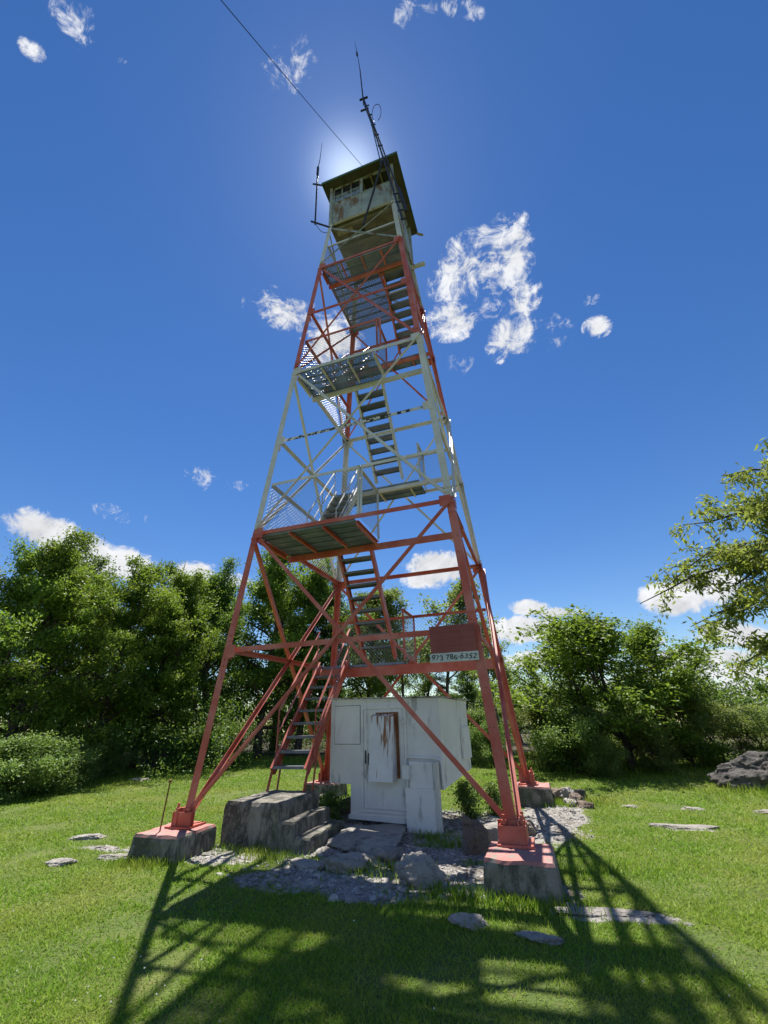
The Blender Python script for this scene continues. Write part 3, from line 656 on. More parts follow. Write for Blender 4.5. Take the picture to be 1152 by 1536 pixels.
# sign on the first cross beam ----------------------------------------------
sgn = thing('sign_board', 'brick red board over a white strip with painted phone number, on the tower front', 'sign', (1.80, -2.21, 2.0))
y0 = -2.212
m = MB()
for i in range(4):
    z = 2.105+i*0.093; m.box((1.452, y0-0.022-0.002*(i % 2), z), (2.098, y0, z+0.0915))
for x in (1.52, 1.78, 2.03):
    for z in (2.16, 2.42): m.tube([(x, y0-0.03, z), (x, y0-0.020, z)], 0.009, 6)
m.build('board', [M['sign']], sgn)
m = MB(); m.box((1.44, y0-0.030, 1.985), (2.112, y0-0.004, 2.103)); plate = m.build('number_plate', [M['plate']], sgn)
def lettering(text, x, y, z, size, mat, parent, name, shear=0.0, width=None):
    cu_ = bpy.data.curves.new(name, 'FONT'); cu_.body = text; cu_.size = size; cu_.extrude = 0.001; cu_.shear = shear; cu_.offset = 0.0005; cu_.align_x = 'LEFT'
    tmp = bpy.data.objects.new(name, cu_); COL.objects.link(tmp); bpy.context.view_layer.update()
    me = bpy.data.meshes.new_from_object(tmp.evaluated_get(bpy.context.evaluated_depsgraph_get()))
    bpy.data.objects.remove(tmp); bpy.data.curves.remove(cu_)
    xs = [v.co.x for v in me.vertices]; sx = (width/(max(xs)-min(xs))) if width else 1.0; mn = min(xs)
    base = WLOC[parent.name]
    for v in me.vertices:
        X = (v.co.x-mn)*sx; c = Vector((x+X+0.006*math.sin(v.co.y*38+X*9), y-v.co.z, z+v.co.y*(1+0.10*math.sin(X*47))+0.006*math.sin(X*31)))
        v.co = c-base
    me.materials.clear(); me.materials.append(mat)
    o = bpy.data.objects.new(name, me); COL.objects.link(o); o.parent = parent; return o
lettering('973 786 6352', 1.46, y0-0.0320, 2.012, 0.094, M['ink'], plate, 'lettering', 0.12, 0.625)

# antennas and wire ----------------------------------------------------------
ma = thing('antenna_mast', 'tall dark double tube antenna mast with a cable loop, leaning before the cab roof', 'antenna', (1.37, -1.42, 13.8))
m = MB(); A = Vector((1.37, -1.42, 13.85)); B = Vector((0.90, -1.42, 17.5)); Cc = Vector((0.24, -1.42, 22.3))
m.tube([A, B, Cc], 0.030, 8); o_ = Vector((-0.10, -0.03, 0)); m.tube([A+Vector((0.05, 0.06, 0.9)), B+Vector((0.085, 0.02, 0)), Cc+Vector((0.045, 0.0, -0.3))], 0.024, 8)
m.tube([B-Vector((0.05, 0.06, 0.6)), (B+Cc)/2-Vector((0.02, 0.05, 0)), Cc-Vector((-0.01, 0.04, 0.5))], 0.018, 6)
for k in range(9):
    q = A.lerp(B, k/8) if k < 4 else B.lerp(Cc, (k-3)/6); m.bar(q+Vector((-0.05, -0.02, 0)), q+Vector((0.11, 0.02, 0.02)), 0.03, 0.04)
m.build('mast', [M['dark']], ma)
m = MB(); m.tube([A+Vector((0.10, 0.1, 0.5)), A+Vector((-0.06, 0.1, 1.75))], 0.05, 8); m.build('coupler', [M['dark']], ma)
m = MB(); m.tube([Cc-Vector((-0.02, 0, 0.6)), (0.12, -1.42, 24.8)], [0.028, 0.022], 8); m.tube([(0.12, -1.42, 24.8), (-0.03, -1.42, 26.9), (-0.12, -1.42, 27.9)], [0.018, 0.012, 0.006], 6)
m.tube([(0.0, -1.42, 26.3), (-0.02, -1.42, 26.6)], 0.04, 8); m.bar((0.10, -1.42, 22.2), (0.42, -1.42, 22.15), 0.06, 0.05); m.bar((0.14, -1.42, 21.3), (0.44, -1.42, 21.25), 0.05, 0.05)
m.build('whip', [M['dark']], ma)
m = MB(); m.tube([Vector((0.60, -1.42, 20.9))+Vector((0.17*math.sin(t)+0.14, 0.0, 0.62*math.cos(t)-0.25)) for t in np.linspace(-2.6, 2.9, 20)], 0.011, 5); m.build('cable_loop', [M['dark']], ma)
m = MB(); m.tube([(0.91, -1.42, 17.45), (0.10, -1.18, 14.75)], 0.032, 8); m.build('brace', [M['dark']], ma)
sa = thing('side_antenna', 'short thin antenna mast on two arms at the left corner of the cab', 'antenna', (-1.52, -1.3, 15.6))
m = MB(); m.tube([(-1.50, -1.3, 15.55), (-1.555, -1.3, 18.7)], 0.028, 8); m.tube([(-1.55, -1.3, 18.5), (-1.55, -1.3, 18.95)], 0.045, 8); m.build('mast', [M['dark']], sa)
m = MB(); m.tube([(-1.555, -1.3, 18.9), (-1.50, -1.3, 19.4), (-1.46, -1.3, 20.6)], [0.016, 0.013, 0.006], 6); m.build('whip', [M['dark']], sa)
for p, q in (((-1.66, -1.3, 15.80), (-1.04, -1.10, 15.42)), ((-1.70, -1.3, 18.0), (-1.20, -1.25, 17.62))):
    m = MB(); m.bar(p, q, 0.035, 0.05); m.build('arm', [M['dark']], sa)
m = MB(); m.tube([Vector((-1.5, -1.3, 15.58)).lerp(Vector((-1.06, -1.1, 15.2)), t)-Vector((0, 0, 0.22*math.sin(math.pi*t))) for t in np.linspace(0, 1, 8)], 0.010, 5); m.build('cable', [M['dark']], sa)
m = MB(); p = Vector((0.16, -1.30, 17.74)); q = Vector((0.24, -15.7, -0.32)); m.tube([p.lerp(q, t)-Vector((0, 0, 0.25*math.sin(math.pi*t))) for t in np.linspace(0, 1, 24)], 0.007, 5)
tag(m.build('overhead_wire', [M['dark']]), 'thin black wire running from the cab roof edge out over the lawn', 'wire')

# ------------------------------------------------------------------ concrete footings and steps
def worn_block(pts_lo, pts_hi, z0, z1, seed, n=14, amp=0.012, rad=0.035):
    """concrete block with softened, chipped edges; returns MB with top faces in slot 1"""
    rng = random.Random(seed); m = MB()
    lo = [Vector((x, y, 0)) for x, y in pts_lo]; hi = [Vector((x, y, 0)) for x, y in pts_hi]
    def bil(c, s, t): return (c[0]*(1-s)+c[1]*s)*(1-t)+(c[3]*(1-s)+c[2]*s)*t
    def disp(p, a=amp): 
        v = noise.noise_vector(p*5.0+Vector((seed, seed*2, 0))); w_ = noise.noise_vector(p*17.0+Vector((seed, 0, seed)))
        return p+v*a+w_*a*0.5
    rings = []; K = 4*n
    prof = [(0, 0), (0.25, 0), (0.5, 0), (0.72, 0), (0.86, 0), (0.94, 0.25), (1.0, 1.0)]
    for f, ins in prof:
        ring = []
        for k in range(K):
            sd, r = divmod(k, n); u = r/n
            s, t = ((u, 0), (1, u), (1-u, 1), (0, 1-u))[sd]
            s = 0.5+(s-0.5)*(1-ins*rad*1.4); t = 0.5+(t-0.5)*(1-ins*rad*1.4)
            p = bil(lo, s, t).lerp(bil(hi, s, t), f); p.z = z0+(z1-z0)*f-(0.006 if ins else 0); 
            if ins == 1.0: p.z = z1
            ring.append(disp(p))
        rings.append(ring)
    for ring in rings: m.v.extend(tuple(p) for p in ring)
    for i in range(len(rings)-1):
        for k in range(K):
            j = (k+1) % K; m.f.append((i*K+k, i*K+j, (i+1)*K+j, (i+1)*K+k)); m.m.append(1 if i == len(rings)-2 else 0)
    # top grid
    base = len(m.v); g = n
    e = 1-rad*1.4
    for b in range(g+1):
        for a in range(g+1):
            s = 0.5+(a/g-0.5)*e; t = 0.5+(b/g-0.5)*e
            p = bil(hi, s, t); p.z = z1; m.v.append(tuple(disp(p)))
    for b in range(g):
        for a in range(g):
            i = base+b*(g+1)+a; m.f.append((i, i+1, i+g+2, i+g+1)); m.m.append(1)
    return m
def rect(x0, x1, y0, y1, j=0.0): return [(x0-j, y0-j), (x1+j, y0-j), (x1+j, y1+j), (x0-j, y1+j)]
for (cx, cy, hw, lab, sd) in ((-2.30, -2.44, 0.37, 'squat concrete footing with faded pink top at the left front leg, beside the thin rod', 1),
                              (2.33, -2.56, 0.345, 'largest looking concrete footing with pink top and dark mossy front, under the near right leg', 2),
                              (2.36, 2.25, 0.34, 'pink topped concrete footing under the far right leg next to the stone pile', 3),
                              (-2.30, 2.30, 0.36, 'half hidden concrete footing of the far left leg, behind the shed and the stair', 4)):
    m = worn_block(rect(cx-hw, cx+hw, cy-hw, cy+hw, 0.035), rect(cx-hw, cx+hw, cy-hw, cy+hw), GZ-0.12, 0.004, sd)
    tag(m.build('concrete_footing', [M['concrete'], M['pinktop']], loc=(cx, cy, GZ)), lab, 'footing', 'concrete footings of the tower legs')
m = MB()
def steps_block():
    mm = worn_block([(-2.0, -1.86), (-0.99, -1.92), (-0.95, -0.72), (-1.96, -0.68)], [(-1.98, -1.85), (-1.01, -1.90), (-0.97, -0.74), (-1.94, -0.70)], GZ-0.12, 0.24, 7, 16)
    for (a, b, c, d, z, s) in ((-1.04, -0.74, -1.91, -0.76, 0.03, 8), (-0.79, -0.49, -1.92, -0.78, -0.135, 9)):
        k = worn_block(rect(a, b, c, d, 0.01), rect(a, b, c, d), GZ-0.12, z, s, 12); o = len(mm.v)
        mm.v.extend(k.v); mm.f.extend(tuple(i+o for i in f) for f in k.f); mm.m.extend(k.m)
    return mm
tag(steps_block().build('concrete_steps', [M['concrete'], M['concrete']], loc=(-1.3, -1.3, GZ)), 'weathered concrete block with two side steps at the foot of the red stair', 'steps')
m = MB(); m.tube([(-2.42, -2.62, -0.02), (-2.40, -2.60, 0.58)], 0.010, 6); m.tube([(-2.40, -2.60, 0.57), (-2.40, -2.60, 0.60)], 0.022, 8)
tag(m.build('ground_rod', [M['rust']], loc=(-2.42, -2.62, 0)), 'thin rusty rod standing on the left front footing', 'rod')

# ------------------------------------------------------------------ equipment shed
SA = Vector((-.60, -.24, 0)); SU = Vector((.978, -.208, 0)); SV = Vector((.208, .978, 0))
def S(u_, v_, z): p = SA+SU*u_+SV*v_; return (p.x, p.y, z)
shed = thing('equipment_shed', 'white painted metal equipment shed with rust streaked vent and a low door, under the tower', 'shed', S(0.7, 0.6, GZ))
SH = M['shed']
m = MB()
m.hexa([S(-.46, 0, .28), S(1.78, 0, .27), S(1.78, 1.28, .44), S(-.46, 1.28, .44), S(-.46, 0, 1.66), S(1.80, 0, 1.60), S(1.80, 1.28, 1.56), S(-.46, 1.28, 1.62)], 0)
m.box((0.0, 0.003, -.20), (1.16, .62, .277), 0, S)
m.box((-.02, -.03, -.215), (1.17, .02, -.15), 0, S)
for u_ in (-.458, 1.752): m.box((u_, -.010, .29), (u_+.030, -.001, 1.60), 0, S)      # corner trim
m.box((-.43, -.012, 1.575), (1.75, -.001, 1.60), 0, S); m.box((-.43, -.012, .285), (-.005, -.001, .315), 0, S)
m.box((1.781, .005, .33), (1.792, .035, 1.56), 0, S)
m.box((1.62, -.006, .35), (1.64, -.001, 1.56), 0, S)
body = m.build('body', [SH], shed)
m = MB(); m.hexa([S(-.50, -.05, 1.664), S(1.84, -.05, 1.604), S(1.84, 1.32, 1.564), S(-.50, 1.32, 1.624), S(-.50, -.05, 1.682), S(1.84, -.05, 1.622), S(1.84, 1.32, 1.582), S(-.50, 1.32, 1.642)], 0)
m.build('roof', [paint('weathered_roof_edge', (0.42, 0.42, 0.40), (0.52, 0.51, 0.48), (0.10, 0.07, 0.05), 0.5, 0.58, scale=9)], shed)
m = MB()
m.box((.235, -.022, -.10), (.285, -.001, 1.52), 0, S); m.box((1.115, -.022, -.10), (1.165, -.001, 1.48), 0, S); m.box((.286, -.022, 1.455), (1.114, -.001, 1.52), 0, S); m.box((.286, -.022, -.10), (1.114, -.001, -.055), 0, S)
fr = m.build('door_frame', [SH], shed)
m = MB(); m.box((.295, -.016, -.045), (1.105, -.001, 1.445), 0, S)
for q in (.33, 1.045): m.box((q, -.024, .02), (q+.03, -.0165, 1.41), 0, S)
m.box((.361, -.024, 1.38), (1.044, -.0165, 1.41), 0, S)
door = m.build('door', [SH], shed)
m = MB(); m.box((.33, -.045, .60), (.345, -.0245, .80), 0, S); m.box((.385, -.028, .58), (.40, -.0166, .76), 0, S); m.build('handle', [M['shadow_gap']], door)
for z in (1.22, .50, .02):
    m = MB(); m.box((1.09, -.040, z), (1.15, -.0225, z+.055), 0, S); m.tube([S(1.108, -.045, z-.02), S(1.108, -.045, z+.08)], .012, 8); m.box((1.066, -.034, z+.01), (1.088, -.0245, z+.045), 0, S); m.build('hinge', [SH], door)
m = MB(); m.box((.56, -.030, .40), (1.02, -.0248, 1.40), 0, S)
for i in range(12): m.bar(S(.985, -.036, .46+i*.074), S(1.015, -.050, .50+i*.074), .004, .02)
m.build('louvre', [M['rust']], door)
m = MB(); m.hexa([S(.50, -.20, .36), S(.965, -.20, .36), S(.965, -.035, .37), S(.50, -.035, .37), S(.50, -.11, 1.34), S(.965, -.11, 1.33), S(.965, -.035, 1.37), S(.50, -.035, 1.37)], 0)
m.build('vent_cover', [M['streak']], door)
m = MB(); m.box((-.37, -.008, .90), (.20, -.001, 1.53), 0, S); m.box((-.378, -.004, .892), (.208, -.0008, 1.538), 1, S); m.build('access_panel', [SH, M['shadow_gap']], shed)
m = MB()   # meter cabinet beside the door: lower board, upper board, post
m.box((1.20, -.20, -.29), (1.70, -.17, .30), 0, S); m.box((1.27, -.165, .30), (1.68, -.13, .66), 0, S); m.box((1.30, -.13, -.05), (1.66, -.013, .62), 0, S)
m.box((1.703, -.20, -.31), (1.765, -.10, .66), 1, S)
cabn = m.build('meter_cabinet', [SH, paint('old_post_paint', (.50, .50, .47), (.60, .59, .56), (.24, .21, .15), .52, .62, scale=6, chip_scale=(1, 1, .3))], shed)
m = MB(); m.box((1.17, -.23, .42), (1.29, -.166, .60), 0, S); m.box((1.16, -.238, .595), (1.30, -.16, .61), 0, S); m.build('junction_box', [SH], cabn)
m = MB(); m.tube([S(1.15, -.06, .50), S(1.15, -.06, .68), S(1.19, -.06, .715), S(1.70, -.06, .705), S(1.79, -.06, .68), S(1.80, -.06, .60), S(1.80, -.06, .33)], .019, 8); m.build('conduit', [SH], shed)
m = MB(); m.box((1.796, .86, .62), (1.83, 1.24, 1.12), 0, S); m.build('side_hatch', [SH], shed)
for u_, v_ in ((1.0, 1.15), (-.3, 1.1), (.2, 1.1)):
    m = MB(); m.box((u_-.1, v_-.1, GZ-.05), (u_+.1, v_+.1, .40 if v_ > 1 else .29), 0, S); m.build('support_block', [M['concrete']], shed)

# ------------------------------------------------------------------ rocks
def rock(name, loc, dims, seed, mat, label, cat='rock', rot=0.0, cuts=9, rough=0.22, sink=0.25, group=None, sub=5, layer=0.0):
    import bmesh
    bm = bmesh.new(); bmesh.ops.create_icosphere(bm, subdivisions=sub, radius=1.0); rng = random.Random(seed)
    planes = []
    for k in range(cuts):
        n = Vector((rng.gauss(0, 1), rng.gauss(0, 1), rng.gauss(0, 0.8))).normalized(); planes.append((n, rng.uniform(0.58, 0.86)))
    planes.append((Vector((rng.uniform(-.2, .2), rng.uniform(-.2, .2), 1)).normalized(), rng.uniform(0.55, 0.75)))
    off = Vector((seed*3.1, seed*1.7, seed*0.9))
    for v in bm.verts:
        p = v.co.copy()
        for n, d in planes:
            q = p.dot(n)
            if q > d: p -= n*(q-d)*0.88
        f = noise.fractal(p*1.6+off, 1.0, 2.1, 5)*rough+noise.fractal(p*6+off, 0.8, 2.1, 4)*rough*0.45
        p = p*(1+f)
        if layer: p += Vector((p.x, p.y, 0))*layer*math.sin(p.z*17+2*noise.noise(p*1.5+off))*0.5
        v.co = Vector((p.x*dims[0]/2, p.y*dims[1]/2, p.z*dims[2]))
    me = bpy.data.meshes.new(name); bm.to_mesh(me); bm.free(); me.materials.append(mat)
    me.polygons.foreach_set('use_smooth', [True]*len(me.polygons))
    zmax = max(v.co.z for v in me.vertices); zmin = min(v.co.z for v in me.vertices)
    o = bpy.data.objects.new(name, me); COL.objects.link(o); o.rotation_euler = (0, 0, rot)
    gz = ground_z(loc[0], loc[1]) if len(loc) == 2 else loc[2]
    o.location = (loc[0], loc[1], gz+dims[2]-zmax if len(loc) == 2 else gz)
    return tag(o, label, cat, group)
rk, rd, rb = M['rock'], M['rockd'], M['rockb']
rock('rock_slab', (0.12, -1.22), (1.35, 1.75, 0.13), 11, rk, 'broad flat rock slab lying in front of the shed door', rot=0.25, cuts=12, rough=0.14)
rock('rock', (1.22, -2.62), (0.62, 0.46, 0.250), 12, rk, 'pale grey angular boulder sitting in the shaded gravel left of the near footing', rot=0.3)
rock('rock', (0.98, -2.05), (0.36, 0.30, 0.120), 13, rk, 'small rounded stone between the flat slab and the pale boulder')
rock('rock', (0.62, -1.95), (0.50, 0.34, 0.150), 14, rk, 'rough lump of rock at the right front corner of the flat slab', rot=1.0)
rock('rock', (0.32, -2.35), (0.80, 0.42, 0.140), 15, rk, 'long broken rock edge just below the flat slab', rot=0.15)
rock('rock', (-0.25, -2.42), (0.60, 0.36, 0.056), 16, rk, 'low flat stone half sunk in the grass before the concrete steps', rot=-0.2)
rock('rock', (1.68, -1.42), (0.42, 0.34, 0.42), 17, rb, 'brown upright stone leaning behind the near right footing', rot=0.7)
rock('rock', (2.0, -1.02), (0.60, 0.40, 0.260), 18, rk, 'squarish pale block of stone between the near footing and the shed', rot=0.1, cuts=14, rough=0.1)
rock('rock', (2.18, -0.30), (0.55, 0.40, 0.20), 19, rb, 'reddish brown stone in the gravel right of the shed', rot=0.4)
rock('rock', (1.92, -3.52), (0.36, 0.26, 0.056), 20, rk, 'flat grey stone alone in the shadowed lawn below the near footing', rot=-0.1)
rock('rock', (2.47, -3.66), (0.40, 0.18, 0.037), 21, rk, 'pale wedge shaped stone in the lawn, nearest to the viewer', rot=-0.25)
rock('rock', (3.0, -3.0), (0.85, 0.20, 0.019), 22, rk, 'long pale strip of bare rock crossed by leg shadows', rot=0.12)
rock('rock', (-3.55, -3.05), (0.46, 0.26, 0.056), 23, rk, 'low pale stone farthest left in the front lawn', rot=0.3)
rock('rock', (-3.02, -2.72), (0.62, 0.24, 0.043), 24, rk, 'thin pale stone in the lawn between the low pale stone and the left footing', rot=0.25)
rock('rock', (-4.55, -1.92), (0.62, 0.30, 0.056), 25, rk, 'whitish flat stone alone in sunny grass left of the left footing', rot=0.2)
rock('rock', (-3.1, -1.9), (0.75, 0.32, 0.037), 26, rk, 'bare rock patch touching the back left of the left footing', rot=0.1)
rock('rock', (4.55, 0.42), (0.95, 0.30, 0.031), 27, rk, 'largest of the bare rock patches in the lawn right of the tower', rot=-0.1)
rock('rock', (4.05, 2.1), (0.34, 0.22, 0.037), 28, rk, 'small pale stone in the lawn right of the stone pile')
rock('rock', (5.05, 2.0), (0.40, 0.24, 0.037), 29, rk, 'small flat stone midway between the stone pile and the big boulder')
rock('rock', (6.2, 1.8), (0.70, 0.34, 0.043), 30, rk, 'pale rock patch at the right border below the big boulder')
rock('rock', (-9.9, 4.3), (0.80, 0.45, 0.062), 31, rk, 'pale stone in the shaded far lawn behind the left leg')
rock('rock', (-1.45, 0.45), (0.45, 0.40, 0.320), 32, rk, 'greyish stone stacked beside the steps and the shed corner')
rock('rock', (-1.05, 0.62), (0.40, 0.34, 0.26), 33, rb, 'tan stone tucked under the left end of the shed')
rock('rock', (-1.75, 1.1), (0.50, 0.42, 0.220), 34, rk, 'light stone behind the steps in front of the far left leg')
for (x, y, d, sd, lab, mt) in ((2.78, 2.72, (.42, .30, .22), 40, 'brown tilted slab at the left end of the stone pile', rb), (3.02, 2.62, (.36, .28, .25), 41, 'highest stone in the middle of the stone pile', rk),
                           (3.16, 2.36, (.40, .30, .18), 42, 'reddish flat stone at the centre right of the stone pile', rb), (3.02, 2.10, (.34, .24, .12), 43, 'grey stone at the front of the stone pile', rk),
                           (3.28, 1.98, (.44, .28, .11), 44, 'broad low stone at the right front of the stone pile', rb), (3.22, 2.72, (.30, .24, .20), 45, 'small dark stone at the back of the stone pile', rd)):
    rock('rock', (x, y), d, sd, mt, lab, 'rock', sd*0.7, group='stones of the small pile')
rock('boulder', (7.6, 4.5), (3.2, 1.6, 0.74), 50, rd, 'large dark layered boulder at the right edge of the lawn', 'boulder', rot=-0.35, cuts=15, rough=0.17, sub=6, layer=0.045)
rock('boulder', (2.85, 9.15), (1.15, 0.9, 0.95), 51, rk, 'grey boulder top showing above leafy growth beyond the far right leg', 'boulder', rot=0.2, sub=5)
rock('boulder', (-12.9, 8.4), (1.9, 1.4, 1.15), 52, rd, 'dark boulder in deep shade at the foot of the left wood', 'boulder', rot=0.5, sub=5)

# loose gravel: far too many to count
def scatter_gravel():
    rng = np.random.default_rng(5); vs_ = []; fs = []; n = 0
    oct_v = np.array([(1, 0, 0), (.5, .87, 0), (-.5, .87, 0), (-1, 0, 0), (-.5, -.87, 0), (.5, -.87, 0), (.7, .2, .55), (-.2, .65, .6), (-.65, -.2, .55), (.25, -.6, .6)], float)
    oct_f = [(0, 1, 6), (1, 7, 6), (1, 2, 7), (2, 3, 8), (2, 8, 7), (3, 4, 8), (4, 9, 8), (4, 5, 9), (5, 0, 6), (5, 6, 9), (6, 7, 8, 9)]
    tries = 0
    while n < 6500 and tries < 60000:
        tries += 1
        x, y = rng.uniform(-3.8, 4.2), rng.uniform(-3.6, 3.2); p = pad(x, y)
        if rng.random() > p*0.9-0.2: continue
        s = 0.011+0.030*rng.random()**3+(rng.uniform(.015, .045) if rng.random() < .05 else 0)
        a = rng.uniform(0, 6.3); sc = np.array([s*rng.uniform(.8, 1.6), s*rng.uniform(.7, 1.2), s*rng.uniform(.5, .9)])
        q = (oct_v+rng.normal(0, .14, (10, 3)))*sc; c, sn = math.cos(a), math.sin(a)
        q = np.stack([q[:, 0]*c-q[:, 1]*sn+x, q[:, 0]*sn+q[:, 1]*c+y, q[:, 2]+ground_z(x, y)-0.002], 1)
        o = len(vs_); vs_.extend(map(tuple, q)); fs.extend(tuple(i+o for i in f) for f in oct_f); n += 1
    me = bpy.data.meshes.new('gravel'); me.from_pydata(vs_, [], fs)
    m_, nt, out = mat_new('gravel_stone'); k = NT(nt); geo = k.n('ShaderNodeNewGeometry')
    r = k.n('ShaderNodeValToRGB'); k.l(geo.outputs['Random Per Island'], r.inputs[0]); r.color_ramp.elements[0].color = (.14, .13, .118, 1); r.color_ramp.elements[1].color = (.40, .38, .355, 1)
    principled(k, out, r.outputs[0], 0.9); me.materials.append(m_)
    o = bpy.data.objects.new('gravel', me); COL.objects.link(o); tag(o, 'pale loose gravel spread under the tower', 'gravel', kind='stuff')
scatter_gravel()

# ------------------------------------------------------------------ plants
def mesh_from_np(name, V, F, mat):
    me = bpy.data.meshes.new(name); nv, nf, k = len(V), len(F), F.shape[1]
    me.vertices.add(nv); me.vertices.foreach_set('co', V.astype(np.float32).ravel())
    me.loops.add(nf*k); me.loops.foreach_set('vertex_index', F.astype(np.int32).ravel())
    me.polygons.add(nf); me.polygons.foreach_set('loop_start', np.arange(0, nf*k, k, dtype=np.int32))
    me.update(calc_edges=True); me.materials.append(mat); return me
def leaves(C, rng, a, b, droop=0.3, upb=1.5):
    """C: leaf positions; one folded rhomb per leaf"""
    n = len(C); ln = rng.normal(0, 1, (n, 3)); ln[:, 2] -= droop; ln /= np.linalg.norm(ln, axis=1)[:, None]
    nm = rng.normal(0, 1, (n, 3)); nm[:, 2] += upb; sd = np.cross(ln, nm); sd /= np.linalg.norm(sd, axis=1)[:, None]+1e-9
    nm = np.cross(sd, ln); s = rng.uniform(0.6, 1.25, (n, 1)); A = a*s; B = b*s*rng.uniform(.8, 1.2, (n, 1))
    v0 = C; v2 = C+ln*A; v1 = C+ln*A*.45+sd*B*.5+nm*B*.16; v3 = C+ln*A*.45-sd*B*.5+nm*B*.16
    V = np.stack([v0, v1, v2, v3], 1).reshape(-1, 3); F = np.arange(n*4).reshape(-1, 4); return V, F
def curve_pts(p0, d, L, n, rng, bend_up=0.0, wob=0.12):
    pts = [Vector(p0)]; d = Vector(d).normalized()
    for i in range(n):
        d = (d+Vector(rng.normal(0, wob, 3))+Vector((0, 0, bend_up/n))).normalized(); pts.append(pts[-1]+d*(L/n))
    return pts
def tree_meshes(key, seed, H, Rr, nl, t0, leafmat, per, la, lb, sig=0.26, up=(0.25, 0.9), bend=0.25, droop=0.3, profile=None, nsub=6, rad=0.018, lean=0.0, topness=1.0):
    rng = np.random.default_rng(seed); m = MB(); centers = []
    tp = [Vector((0, 0, -0.15))]; d = Vector((lean, 0, 1))
    n = 9
    for i in range(n):
        d = (d+Vector((rng.normal(0, .09), rng.normal(0, .09), .12))).normalized(); tp.append(tp[-1]+d*(H*0.92/n))
    r0 = rad*H; m.tube(tp, [r0*(1-0.9*i/n)*(1.35 if i == 0 else 1) for i in range(n+1)], 8)
    prof = profile or (lambda t: 0.55+0.9*math.sin(math.pi*min(1, max(0, (t*0.85+0.12))))-0.45)
    for i in range(nl):
        t = t0+(1-t0)*((i+rng.random()*.8)/nl); k = min(n-1, int(t*n)); q = t*n-k
        o = tp[k].lerp(tp[k+1], min(1, q)); az = i*2.4+rng.normal(0, .35); el = up[0]+(up[1]-up[0])*t+rng.normal(0, .2)+(.35 if t > .8 else 0)
        L = Rr*max(0.42, prof(t))*rng.uniform(.5, 1.38)
        dv = (math.cos(az)*math.cos(el), math.sin(az)*math.cos(el), math.sin(el))
        lp = curve_pts(o, dv, L, 6, rng, bend, 0.14); rr = r0*(1-.85*t)*.5+.006
        m.tube(lp, [rr*(1-.85*j/6)+.003 for j in range(7)], 5, cap=False)
        for j in range(nsub):
            f = 0.25+0.75*(j+rng.random())/nsub; kk = min(5, int(f*6)); so = lp[kk].lerp(lp[kk+1], f*6-kk)
            ld = (lp[kk+1]-lp[kk]).normalized(); sd = (ld+Vector(rng.normal(0, .75, 3))+Vector((0, 0, .15))).normalized()
            sl = L*rng.uniform(.2, .42)*(1.15-.5*f); sp = curve_pts(so, sd, sl, 3, rng, .1-droop*.3, .2)
            m.tube(sp, [.010*(1-.25*x)*(0.6+Rr*.16) for x in range(4)], 4, cap=False)
            for x in (1, 2, 3): centers.append((tuple(sp[x]), rng.uniform(.7, 1.25)))
        centers.append((tuple(lp[-1]), 1.0)); centers.append((tuple(lp[-2]), 0.8))
    cs = []
    for c, s in centers:
        k = int(per*s*rng.uniform(.45, 1.4)); cs.append(np.array(c)+rng.normal(0, 1, (k, 3))*np.array([sig, sig, sig*.62])*s)
    V, F = leaves(np.concatenate(cs), rng, la, lb, droop)
    tm = bpy.data.meshes.new(key+'_trunk'); tm.from_pydata(m.v, [], m.f); tm.materials.append(M['bark']); tm.polygons.foreach_set('use_smooth', [True]*len(m.f))
    return tm, mesh_from_np(key+'_crown', V, F, leafmat), H
VAR = {
 'oak_a': tree_meshes('oak_a', 1, 8.0, 2.9, 30, .14, M['leaf'], 60, .115, .062, .17),
 'oak_b': tree_meshes('oak_b', 2, 8.0, 2.5, 30, .10, M['leaf'], 60, .105, .056, .16),
 'oak_d': tree_meshes('oak_d', 3, 8.0, 2.8, 28, .16, M['leafd'], 58, .115, .062, .17),
 'thin': tree_meshes('thin', 4, 7.5, 1.7, 17, .36, M['leafp'], 26, .13, .07, .17, up=(.45, 1.0), rad=.012),
 'bushy': tree_meshes('bushy', 5, 4.4, 2.5, 20, .10, M['leaf'], 46, .12, .06, .16, up=(.3, 1.0), nsub=5, rad=.020, lean=.12),
 'thicket': tree_meshes('thicket', 6, 3.2, 1.9, 22, .03, M['leafp'], 50, .11, .05, .17, up=(.35, 1.1), nsub=7, rad=.014),
 'shrub': tree_meshes('shrub', 7, 1.35, 1.15, 20, .02, M['leafb'], 60, .075, .038, .15, up=(.25, 1.1), nsub=6, rad=.014),
 'weed': tree_meshes('weed', 8, .75, .5, 12, .03, M['leafb'], 20, .075, .035, .10, up=(.5, 1.2), nsub=4, rad=.01),
}
def plant(kind, name, label, cat, x, y, h, rz=0.0, wide=1.0, group=None, crown='crown'):
    tm, cm, H = VAR[kind]; s = h/H
    t = thing(name, label, cat, (x, y, ground_z(x, y)), group); t.rotation_euler = (0, 0, rz); t.scale = (s*wide, s*wide, s)
    for nm, me in (('trunk', tm), (crown, cm)):
        o = bpy.data.objects.new(nm, me); COL.objects.link(o); o.parent = t
    return t
VAR['snag'] = tree_meshes('snag', 14, 8.0, 1.2, 11, .45, M['leafd'], 1.2, .05, .03, .1, up=(.7, 1.1), nsub=4, rad=.008)
